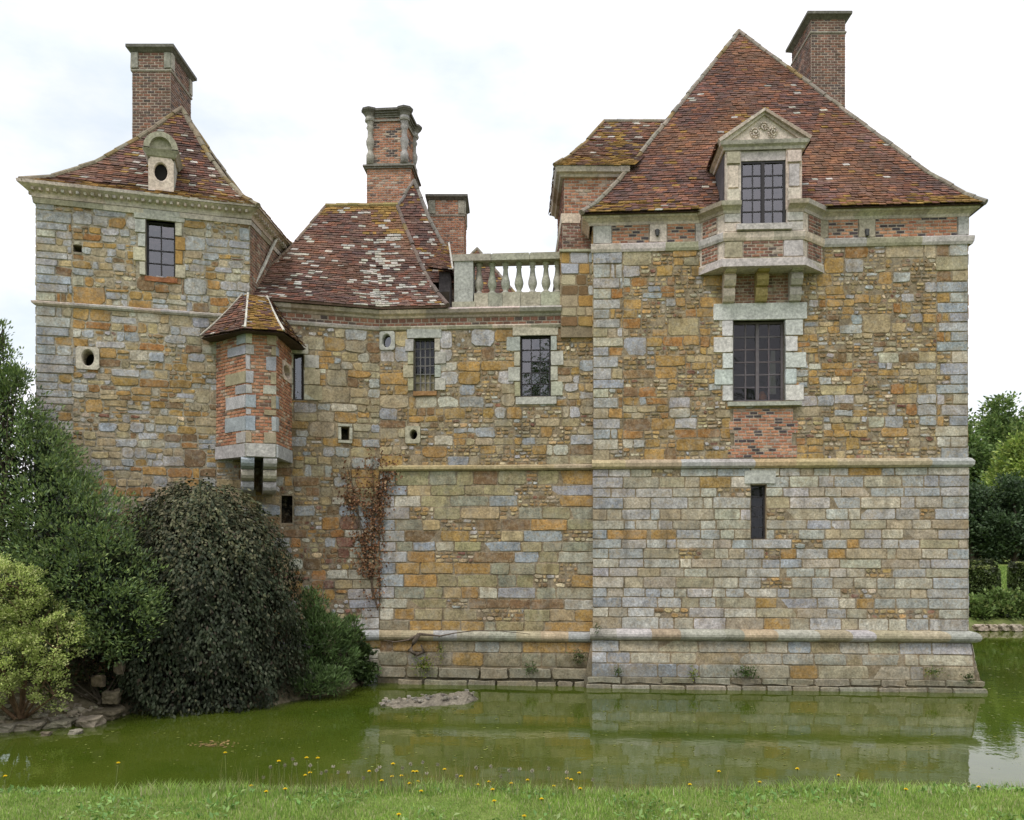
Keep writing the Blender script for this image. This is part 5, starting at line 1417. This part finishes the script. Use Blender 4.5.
def L3(x, y, D, rx, rz, ry=None):
    """a crown lobe from where it shows and how far off it stands"""
    return (vx(x, D), D, vz(y, D), rx * D / F, (ry or rx) * D / F, rz * D / F)
LAUREL = [(.13, .195, .062), (.185, .26, .08), (.105, .16, .075), (.27, .34, .115)]
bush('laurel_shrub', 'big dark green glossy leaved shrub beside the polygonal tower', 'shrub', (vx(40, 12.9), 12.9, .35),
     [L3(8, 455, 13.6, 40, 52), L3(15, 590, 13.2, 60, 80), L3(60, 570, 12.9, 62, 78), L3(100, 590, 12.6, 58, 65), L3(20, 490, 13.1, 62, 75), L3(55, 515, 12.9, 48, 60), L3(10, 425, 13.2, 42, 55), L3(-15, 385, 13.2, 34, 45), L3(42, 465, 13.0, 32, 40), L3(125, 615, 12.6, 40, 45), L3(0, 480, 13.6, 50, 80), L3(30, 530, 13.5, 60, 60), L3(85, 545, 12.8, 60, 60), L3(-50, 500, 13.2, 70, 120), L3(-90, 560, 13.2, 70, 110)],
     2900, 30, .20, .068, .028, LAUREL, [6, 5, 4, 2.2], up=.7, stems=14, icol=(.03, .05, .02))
bush('laurel_sapling', 'upright leafy shoots of an evergreen at the left edge rising above the big shrub', 'shrub', (vx(-12, 13.0), 13.0, .4),
     [L3(-4, 370, 13.0, 16, 38), L3(8, 392, 13.0, 12, 26), L3(18, 378, 13.0, 6, 18), L3(-18, 350, 13.0, 16, 40), L3(30, 415, 12.95, 9, 18), L3(2, 335, 13.0, 4, 18)], 220, 20, .12, .068, .026, LAUREL, [5, 5, 3, 2], up=1.2, inner=False, stems=12)
GOLD = [(.44, .52, .15), (.54, .60, .21), (.32, .42, .10), (.60, .61, .27)]
bush('golden_bush', 'yellow green bush in rounded tufts at the left bank of the moat', 'bush', (vx(18, 11.95), 12.0, .2),
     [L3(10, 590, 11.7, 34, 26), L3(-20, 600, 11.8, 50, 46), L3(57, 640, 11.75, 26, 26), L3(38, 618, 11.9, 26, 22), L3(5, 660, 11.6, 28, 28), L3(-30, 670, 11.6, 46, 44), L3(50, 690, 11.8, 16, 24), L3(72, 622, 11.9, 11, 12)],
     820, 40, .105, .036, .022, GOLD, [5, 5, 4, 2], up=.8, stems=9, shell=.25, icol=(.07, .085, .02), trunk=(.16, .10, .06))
bush('feathery_shrub', 'mid green feathery shrub between the weeping mound and the ivy', 'shrub', (vx(318, 14.7), 14.7, .1),
     [L3(318, 640, 14.7, 22, 34), L3(338, 655, 14.9, 20, 30), L3(312, 610, 14.9, 14, 22), L3(322, 682, 14.3, 26, 16), L3(350, 632, 15.2, 12, 16)], 420, 26, .13, .09, .020, [(.10, .17, .05), (.14, .21, .07), (.075, .12, .036)], [5, 4, 3], up=.9, stems=12, shell=.6)
IVY = [(.075, .125, .032), (.11, .165, .05), (.05, .085, .026)]
bush('ivy_clump', 'clump of ivy climbing the corner of the wall above the water', 'ivy', (vx(360, 15.7), 15.62, .05),
     [L3(362, 660, 15.55, 11, 17, 5), L3(352, 640, 15.5, 12, 12, 5), L3(368, 672, 15.5, 8, 9, 5)], 90, 18, .10, .075, .06, IVY, [5, 3, 4], up=.1, stems=6, inner=False)
bush('bank_undergrowth', 'low reddish and green undergrowth on the rocky bank under the shrubs', 'undergrowth', (vx(98, 12.7), 12.75, .25),
     [L3(92, 660, 13.1, 26, 26), L3(118, 680, 13.1, 14, 22), L3(62, 676, 12.6, 12, 12)], 110, 20, .12, .07, .03, [(.06, .085, .028), (.16, .075, .045), (.09, .10, .04), (.13, .10, .055)], [6, 2, 3, 2], up=.3, stems=6, inner=False)

# small weeds growing in the joints of the plinth
def weed(label, fr, x, y, w, h, d, cols, n=120, size=.06):
    u, z = fr.uv(x, y, d); p = fr.p(u, z, d)
    t = thing('wall_weed', label, 'weed', p)
    s = w * 15.3 / F; k = h * 15.3 / F
    P = np.array(p) + np.stack([nrg.normal(0, s * .42, n), -np.abs(nrg.normal(0, .05, n)) - .01, nrg.normal(0, k * .4, n)], 1)
    leaf_mesh('leaves', P, rdir(n) * .7 + np.array([[0, -.5, .35]]), rdir(n) * .6 + np.array([[0, -.5, .7]]), nrg.uniform(.6, 1.3, n) * size, nrg.uniform(.3, .6, n) * size, colvar(n, cols, [1] * len(cols), .25), M['leaf'], t)
    b = MB()
    for _ in range(7): limb(b, p, Vector(p) + Vector((rng.uniform(-s, s) * .8, -.05, rng.uniform(-.2, 1) * k * .6)), .006, .003, (.1, .1, .05), n=5)
    b.build('stems', M['bark'], t)
YG, DG = [(.20, .22, .03), (.12, .17, .03)], [(.06, .095, .025), (.085, .13, .035)]
weed('yellow green weed on the base course of the wing wall, left of the water stain', WC, 424, 665, 12, 12, .2, YG, 170)
weed('thin yellow weed hanging up the plinth above the bushy yellow one', WC, 441, 650, 4, 16, .1, YG, 70, .045)
weed('small dark green weed on the ledge in the middle of the wing wall', WC, 530, 668, 9, 8, .17, DG, 110, .045)
weed('scraggly weed hanging on the plinth beside the corner of the tall tower', WC, 578, 657, 10, 10, .1, DG + [(.16, .13, .06)], 150, .05)
weed('bushy green weed under the slit window at the foot of the tall tower', T, 744, 672, 14, 8, .2, DG, 190, .055)
weed('small yellowish weed left of the bushy weed on the tower base', T, 692, 674, 5, 7, .2, YG, 60, .05)
weed('tuft of green on the tower base near its left corner', T, 617, 671, 5, 6, .2, DG, 60, .045)
weed('green tuft on the tower base close to its right corner', T, 967, 678, 6, 6, .2, DG, 70, .05)
weed('flat patch of weeds along the ledge on the right half of the tower base', T, 932, 672, 13, 5, .2, DG + YG, 120, .045)
weed('wisp of green in the corner where the tower meets the wing', T, 597, 628, 4, 6, .15, DG, 50, .04)

# dead creeper on the bent wall
cr = thing('dead_creeper', 'withered brown creeper clinging to the bend of the wall', 'creeper', WD.p(WD.u(370), .4, .03))
pts = []; cs = MB()
for (xa, ya, xb, yb, n_) in ((372, 590, 350, 462, 420), (374, 600, 371, 455, 480), (374, 560, 390, 468, 480), (372, 580, 358, 500, 420), (372, 540, 382, 455, 330), (378, 610, 366, 560, 120), (366, 560, 346, 490, 330), (360, 520, 348, 465, 260), (372, 520, 392, 462, 380)):
    for fr_ in (WD,):
        for i in range(n_):
            if rng.random() < .4: continue
            t = rng.random(); x = lerp(xa, xb, t) + rng.gauss(0, 5.0 + 2.5 * math.sin(t * 9)); y = lerp(ya, yb, t) + rng.gauss(0, 6)
            if n3((x * .09, y * .05, 0), 1.0, 2) > .3: continue
            f_ = WD if x < 379.5 else WC
            u, z = f_.uv(x, y, .03); pts.append(f_.p(u, z, .03 + rng.random() * .05))
    vp = [(WD if lerp(xa, xb, t) < 379.5 else WC) for t in np.linspace(0, 1, 9)]
    q = []
    for f_, t in zip(vp, np.linspace(0, 1, 9)):
        u, z = f_.uv(lerp(xa, xb, t) + rng.uniform(-2, 2), lerp(ya, yb, t), .03); q.append(f_.p(u, z, .035))
    cs.tube(q, [lerp(.014, .005, t) for t in np.linspace(0, 1, 9)], (.12, .085, .06), n=5)
n = len(pts)
leaf_mesh('dead_leaves', np.array(pts), rdir(n) * .7 + np.array([[0, -.15, -.6]]), rdir(n) * .6 + np.array([[.2, -.8, .2]]), nrg.uniform(.035, .075, n), nrg.uniform(.025, .055, n), colvar(n, [(.20, .095, .045), (.28, .15, .075), (.12, .06, .035), (.33, .22, .12)], [5, 4, 4, 1.5]), M['leafmatt'], cr)
cs.build('stems', M['bark'], cr)
# old vine stem lying along the roll moulding
vn = MB()
def wl(x, y, d): u, z = WC.uv(x, y, d); return WC.p(u, z, d)
vn.tube([wl(384, 640, .16), wl(395, 642, .17), wl(408, 640, .2), wl(420, 634, .22), wl(440, 636, .2), wl(455, 633, .19), wl(475, 630.5, .2), wl(500, 631, .19), wl(530, 634, .18)], [.008, .012, .02, .028, .014, .011, .010, .008, .005], (.13, .10, .075), n=7)
vn.tube([wl(419, 634, .22), wl(414, 642, .2), wl(410, 650, .17), wl(416, 655, .15)], [.04, .045, .05, .03], (.15, .12, .09), n=8)
vn.tube([wl(416, 655, .15), wl(424, 652, .14), wl(421, 645, .17)], [.03, .035, .02], (.14, .11, .085), n=8)
o = vn.build('vine_stem', M['bark'], None, smooth=True); tag(o, 'gnarled old vine stem lying along the stone roll above the water', 'vine')

# ================================================================== ROCKS AND SHORES
def rock_mesh(mb, c, s, col, seed, sub=3):
    bm = bmesh.new(); bmesh.ops.create_icosphere(bm, subdivisions=sub, radius=1)
    for v in bm.verts:
        p = v.co.copy(); k = 1 + .45 * noise.noise(p * 1.2 + Vector((seed, seed * .7, 0))) + .16 * noise.noise(p * 3.5 + Vector((seed, 0, 3)))
        q = Vector((max(-.72, min(.72, p.x)), max(-.72, min(.72, p.y)), max(-.6, min(.66, p.z)))) * 1.3
        v.co = q * k
    bm.verts.index_update()
    vs = [(c[0] + v.co.x * s[0], c[1] + v.co.y * s[1], c[2] + v.co.z * s[2]) for v in bm.verts]
    mb.add(vs, [[v.index for v in f.verts] for f in bm.faces], col); bm.free()
RK = [(128 - 25, 715, 26, 9, 'wide flat brown rock at the waterline beside the weeping mound'), (90, 722, 18, 8, 'pale grey rock lying at the waterline in front of the undergrowth'), (112, 697, 13, 9, 'brown boulder on the bank beside the weeping mound'), (99, 681, 10, 9, 'upper tan boulder on the bank under the dark shrub'), (80, 702, 13, 11, 'rounded rusty boulder behind the pale waterline rock'), (68, 684, 9, 8, 'small brown rock half hidden by the golden bush'),
      (60, 724, 20, 6, 'low pale stone at the waterline below the golden bush'), (30, 726, 22, 6, 'flat pale stone at the waterline at the left edge'), (5, 728, 20, 6, 'leftmost pale stone at the waterline'), (120, 668, 8, 8, 'small grey rock among the leaves beside the mound'), (76, 732, 9, 3.5, 'small rock awash in front of the pale grey rock'), (46, 734, 8, 3, 'tiny stone awash in the moat below the golden bush')]
for k, (x, y, w, h_, lab) in enumerate(RK):
    D = F * EYE / (y - HZ + h_ * .4) if y > 700 else 12.75
    D = min(D, 12.9); mb = MB(); s = D / F
    rock_mesh(mb, (vx(x, D), D, vz(y, D)), (w * s * .6, w * s * .55, h_ * s * .75), jit((.17, .135, .09) if 'pale' not in lab else (.31, .275, .21), .12), k * 3.7 + 1)
    o = mb.build('rock', M['rock'], None); tag(o, lab, 'rock', 'rocks along the left shore')
gv = MB()
for k in range(900):
    x = rng.uniform(-60, 132); X = vx(x, 12.0); Y = lerp(11.62, 12.35, (x + 60) / 192) + rng.uniform(-.25, .55) + max(0, (x - 60) / 100) * .35
    h_ = float(height(np.array([X]), np.array([Y]))[0]); s = rng.uniform(.012, .05) * (1.6 if rng.random() < .08 else 1)
    if h_ < -.06: continue
    rock_mesh(gv, (X, Y, max(h_, -.02) + s * .2), (s, s, s * .6), jit((.31, .27, .20), .35), k, 1)
o = gv.build('shore_gravel', M['rock'], None); tag(o, 'strip of grey brown gravel along the left waterline', 'gravel', kind='stuff')
mb = MB()                                                   # gravel spit breaking the surface
nb = 40; vs = []
for i in range(nb + 1):
    t = i / nb; x = lerp(378, 478, t); cy = lerp(704, 699.5, t); D = F * EYE / (cy - HZ)
    hgt = (.04 + .10 * t ** 1.6 + .035 * noise.noise(Vector((t * 9, 0, 1)))) * min(1, 8 * t) * min(1, 9 * (1 - t) + .05)
    wd = .42 * min(1, 5 * t + .1) * min(1, 6 * (1 - t) + .15) * (1 + .3 * noise.noise(Vector((t * 7, 4, 1))))
    for j in range(13):
        s = (j - 6) / 6
        z = hgt * 1.25 * (1 - s * s) + .035 * noise.noise(Vector((t * 26, s * 3.5, 2))) * (1 - s * s) - .012
        vs.append((vx(x, D) + rng.uniform(-.012, .012), D + s * wd + rng.uniform(-.015, .015), z + rng.uniform(-.012, .012)))
mb.add(vs, [[i * 13 + j, (i + 1) * 13 + j, (i + 1) * 13 + j + 1, i * 13 + j + 1] for i in range(nb) for j in range(12)], (.22, .195, .15))
for k in range(70):
    t = rng.random(); D = F * EYE / (lerp(704, 699.5, t) - HZ); s = rng.uniform(.015, .04)
    rock_mesh(mb, (vx(lerp(382, 476, t), D), D + rng.uniform(-.3, .25), .05 + .1 * t * rng.random()), (s, s, s * .7), jit((.27, .245, .20), .3), k, 1)
o = mb.build('gravel_spit', M['rock'], None); tag(o, 'low spit of grey gravel and mud breaking the surface of the moat', 'gravel bar')
fl = MB()
for k in range(70):
    x, y = rng.gauss(216, 11), rng.gauss(744.5, 1.6); D = F * EYE / (y - HZ); a = rng.uniform(0, 6.3); s = rng.uniform(.015, .045)
    X = vx(x, D); fl.add([(X + s * math.cos(a + b_) * (1 if i % 2 else .5), D + s * math.sin(a + b_) * (1 if i % 2 else .5), .006 + .006 * rng.random()) for i, b_ in enumerate((0, 1.57, 3.14, 4.71))], [[0, 1, 2, 3]], jit((.24, .17, .07), .4))
o = fl.build('floating_leaves', M['leafmatt'], None); tag(o, 'drift of brown leaves floating on the moat near the lawn', 'leaf litter', kind='stuff')
fk = MB()
for k in range(760):
    y = 640 + 130 * rng.random() ** 1.2; x = rng.uniform(978, 1150) if rng.random() < .45 else rng.uniform(20, 960)
    if x < 978: y = rng.uniform(704, 770)
    D = F * EYE / (y - HZ); X = vx(x, D); s = rng.uniform(.008, .028) * D / 13
    if X > 8.6 or D < 14: fk.add([(X + s * math.cos(q_), D + s * 1.0 * math.sin(q_), .005) for q_ in (0, 1.2, 2.5, 3.7, 5)], [[0, 1, 2, 3, 4]], jit((.17, .19, .05), .4))
o = fk.build('duckweed', M['leafmatt'], None); tag(o, 'scattered flecks of duckweed on the green water', 'duckweed', kind='stuff')

# ================================================================== FAR BANK ON THE RIGHT
for k, x in enumerate((980, 992, 1004, 1016, 1031, 1046, 1062, 1078)):
    D = 24.75; mb = MB(); w = rng.uniform(3.6, 5.2); s = D / F
    lab = ('first pale stone at the foot of the far bank next to the tower corner', 'second pale stone from the tower corner on the far bank', 'flat pale stone on the far bank below the gap between the hedges', 'pale stone on the far bank below the right hedge')
    rock_mesh(mb, (vx(x, D), D, .1), (w * s, w * s, 4.2 * s * rng.uniform(.8, 1.2)), jit((.36, .31, .24), .15), k * 5.1 + 40)
    o = mb.build('bank_stone', M['rock'], None); tag(o, lab[k] if k < 4 else 'pale bank stone beyond the right edge of the view', 'rock', 'stones along the far bank')
HEDGE = [(.12, .175, .05), (.15, .20, .06), (.09, .135, .04)]
def hedge(label, x0, x1, y0, y1, D, dy):
    X0, X1, z1, z0 = vx(x0, D), vx(x1, D), vz(y0, D), vz(y1, D)
    t = thing('box_hedge', label, 'hedge', ((X0 + X1) / 2, D + dy / 2, z0), 'clipped hedges on the far bank')
    n = 7000; q = nrg.uniform(-1, 1, (n, 3)); ax = nrg.integers(0, 3, n); q[np.arange(n), ax] = np.sign(q[np.arange(n), ax]) * nrg.uniform(.93, 1.03, n)
    r_ = np.linalg.norm(q, axis=1, keepdims=True); q = q * np.minimum(1, 1.22 / r_)
    P = np.array([(X0 + X1) / 2, D + dy / 2, (z0 + z1) / 2]) + q * np.array([(X1 - X0) / 2, dy / 2, (z1 - z0) / 2])
    sh = ((x0 + x1) / 2 - CX) / F; P[:, 0] += (P[:, 1] - D) * sh           # the beds run back at an angle
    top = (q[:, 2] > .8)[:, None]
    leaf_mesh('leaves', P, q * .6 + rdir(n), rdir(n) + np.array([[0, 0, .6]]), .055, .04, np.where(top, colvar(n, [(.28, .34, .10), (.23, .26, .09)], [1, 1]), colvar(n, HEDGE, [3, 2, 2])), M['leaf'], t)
    mb = MB(); mx, my, mz = (X0 + X1) / 2 + sh * dy / 2, D + dy / 2, (z0 + z1) / 2
    for i in range(14): limb(mb, (mx + rng.uniform(-.3, .3), my, z0 - .1), (mx + rng.uniform(-.36, .36) * (X1 - X0), my + rng.uniform(-.2, .2) * dy, z1 - .1), .03, .01, (.07, .06, .04))
    mb.build('branches', M['bark'], t)
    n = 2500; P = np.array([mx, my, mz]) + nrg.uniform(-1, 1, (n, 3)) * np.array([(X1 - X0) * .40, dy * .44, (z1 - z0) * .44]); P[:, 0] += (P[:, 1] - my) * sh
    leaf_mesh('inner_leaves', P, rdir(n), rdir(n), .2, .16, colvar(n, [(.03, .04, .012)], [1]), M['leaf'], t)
hedge('clipped box hedge touching the tower edge on the far bank', 960, 1000, 567, 594, 29, 1.2)
hedge('clipped box hedge at the right edge of the far bank', 1008, 1046, 563, 593, 28.5, 1.2)
hedge('low hedge top seen behind the hedge beside the tower', 955, 997, 561.5, 572, 33, 1.2)
GCB = [(.14, .22, .055), (.19, .27, .075), (.10, .155, .04), (.26, .31, .10)]
for k, (x, y, rx, rz_) in enumerate(((975, 612, 14, 16), (996, 608, 14, 17), (1016, 610, 14, 18), (1040, 608, 18, 18), (1064, 610, 18, 17))):
    lab = ('low leafy shrub on the far bank right against the tower corner', 'low leafy shrub below the left clipped hedge', 'low leafy shrub below the right clipped hedge', 'bank shrub outside the right edge of the view', 'farther bank shrub outside the right edge of the view')[k]
    bush('bank_shrub', lab, 'shrub', (vx(x, 25.8), 25.8, .35), [L3(x, y, 25.8, rx, rz_), L3(x + 6, y + 6, 25.5, rx * .7, rz_ * .6)], 150, 18, .22, .12, .075, GCB, [5, 4, 4, 2], group='shrubs along the far bank', stems=5, icol=(.04, .06, .018))
o = grass('far_grass', 40000, 13, 30, 26.3, 46, (.05, .13), .03, [(.18, .28, .055), (.23, .32, .075), (.14, .23, .045)], [3, 2, 2]); tag(o, 'bright green grass path running back between the clipped hedges', 'grass', kind='stuff')

def tree(name, label, x, ytop, D, w, cols, wts, n, per, spread, ls, trunk_h=.3, lobes=9, conif=False, ybase=570, seed=1, at=None):
    base = (vx(x, D), D, float(height(np.array([vx(x, D)]), np.array([D]))[0])) if at is None else (at[0], at[1], 1.1)
    zt = vz(ytop, D) if at is None else at[2]; Hh = zt - base[2]; wr = w * D / F
    r_ = random.Random(seed); lob = []
    for i in range(lobes):
        a = i * 2.4 + r_.random(); t = (i + .5) / lobes
        zz = base[2] + Hh * lerp(trunk_h, .87, t); k = math.sin(math.pi * lerp(.28, .93, t)) if not conif else 1 - t * .75
        rr = wr * k * .55
        lob.append((base[0] + math.cos(a) * rr, base[1] + math.sin(a) * rr, zz, wr * r_.uniform(.38, .55) * (k * .6 + .4), wr * r_.uniform(.38, .55) * (k * .6 + .4), Hh * r_.uniform(.12, .17)))
    lob.append((base[0], base[1], zt - Hh * .12, wr * .4, wr * .4, Hh * .12))
    t = bush(name, label, 'tree', base, lob, n, per, spread, ls, ls * .62, cols, wts, group='trees beyond the far bank', stems=len(lob), shell=.5, icol=cols[0])
    br = t.children[1]; tb = MB(); limb(tb, (base[0], base[1], base[2] - .2), (base[0], base[1], base[2] + Hh * .7), .035 * Hh, .012 * Hh, (.10, .08, .06), n=9); tb.build('trunk', M['bark'], t)
    return t
TC = [(.14, .22, .06), (.19, .27, .075), (.25, .32, .10), (.10, .16, .05)]
TY = [(.29, .37, .08), (.23, .32, .07), (.36, .42, .11), (.16, .24, .055)]
TD = [(.06, .10, .042), (.085, .13, .055), (.045, .078, .034)]
tree('broadleaf_tree', 'tall open crowned tree showing above the others right of the tower', 1003, 399, 70, 46, TC, [4, 4, 2, 3], 700, 26, 1.0, .34, .3, 12, seed=3)
tree('broadleaf_tree', 'yellowish green tree at the right edge in front of the tall one', 1026, 438, 58, 40, TY, [4, 4, 3, 3], 500, 24, .8, .30, .25, 10, seed=5)
tree('broadleaf_tree', 'mid green tree partly hidden behind the tower edge', 958, 412, 64, 40, TC, [4, 3, 1, 4], 500, 24, .9, .32, .25, 10, seed=8)
tree('broadleaf_tree', 'tall tree outside the right edge of the view', 1075, 405, 68, 55, TC, [4, 4, 2, 3], 500, 24, 1.0, .36, .25, 10, seed=9)
for k, (X, Y, Z) in enumerate(((17, 66, 13), (24, 72, 15), (31, 67, 12.5), (10, 74, 14))):
    tree('broadleaf_tree', 'tall tree standing far behind the square tower', 0, 0, 66, 52, TC, [4, 4, 2, 3], 260, 22, 1.1, .42, .25, 9, seed=40 + k, at=(X, Y, Z))
tree('yew_tree', 'dark yew beneath the tall trees right beside the tower edge', 974, 484, 50, 34, TD, [3, 3, 3], 420, 24, .55, .2, .05, 9, seed=12)
tree('yew_tree', 'dark yew standing behind the right clipped hedge', 1014, 476, 49, 34, TD, [3, 3, 3], 420, 24, .55, .2, .05, 9, seed=14)
tree('yew_tree', 'dark yew outside the right edge of the view', 1058, 480, 49, 40, TD, [3, 3, 3], 300, 24, .55, .22, .05, 9, seed=15)

for k, (X, Y, Z) in enumerate(((-15, -27, 15), (-4, -33, 17), (8, -29, 14), (19, -34, 18), (31, -30, 15))):  # unseen trees added behind the viewer to vary the window reflections
    tree('reflection_tree', 'unseen tree added behind the viewer for the tower windows to reflect', 0, 0, 60, 60, TC, [4, 4, 2, 3], 260, 22, 1.1, .40, .3, 9, seed=20 + k, at=(X, Y, Z))

# ================================================================== LIGHT, SKY, CAMERA
AZ, EL = math.atan2(-.55, -.83), R(60)
w = bpy.data.worlds.new('World'); SC.world = w; w.use_nodes = True; nt = w.node_tree; nt.nodes.clear()
sky = N(nt, 'ShaderNodeTexSky', sky_type='NISHITA'); sky.sun_disc = False; sky.sun_elevation = EL; sky.sun_rotation = AZ % (2 * math.pi)
tc = N(nt, 'ShaderNodeTexCoord')
mp = N(nt, 'ShaderNodeMapping'); mp.inputs['Scale'].default_value = (1, 1, 2.2); L(nt, tc.outputs['Generated'], mp.inputs[0])
fac = ramp(nt, noi(nt, mp.outputs[0], 2.1, 6, .55), [(.3, .80), (.55, .97)])
cloud = mixc(nt, ramp(nt, noi(nt, mp.outputs[0], 3.3, 7, .55), [(.36, 0), (.62, 1)]), (6.9, 7.5, 8.0), (10.1, 9.75, 10.15))
sz = N(nt, 'ShaderNodeSeparateXYZ'); L(nt, tc.outputs['Generated'], sz.inputs[0])
cloud = mixc(nt, 1, cloud, ramp(nt, sz.outputs[2], [(.5, .66), (.95, 1.0)]), 'MULTIPLY'); cloud = mixc(nt, 1, cloud, (1.5, 1.5, 1.5), 'MULTIPLY')
sk_ = mixc(nt, fac, sky.outputs[0], cloud)
bg = N(nt, 'ShaderNodeBackground', Strength=.1); L(nt, sk_, bg.inputs[0]); L(nt, bg.outputs[0], N(nt, 'ShaderNodeOutputWorld').inputs[0])
sl = bpy.data.lights.new('sun', 'SUN'); sl.energy = 1.4; sl.angle = R(15); sl.color = (1, .95, .91)
so = bpy.data.objects.new('sun', sl); COL.objects.link(so)
dv = Vector((math.sin(AZ) * math.cos(EL), math.cos(AZ) * math.cos(EL), math.sin(EL)))
so.rotation_euler = dv.to_track_quat('Z', 'Y').to_euler(); so.location = (-8, -12, 20)
cam = bpy.data.cameras.new('camera'); cam.sensor_width = 36; cam.lens = 36 * F / 1024; cam.shift_y = (HZ - 410) / 1024; cam.clip_end = 1500; cam.clip_start = .05
co_ = bpy.data.objects.new('camera', cam); COL.objects.link(co_); co_.location = (0, 0, EYE); co_.rotation_euler = (R(90), 0, 0)
SC.camera = co_
SC.view_settings.view_transform = 'Standard'; SC.view_settings.look = 'None'; SC.view_settings.exposure = .46; SC.view_settings.gamma = 1
SC.render.engine = 'CYCLES'; SC.cycles.max_bounces = 6; SC.cycles.transparent_max_bounces = 6; SC.cycles.use_denoising = True
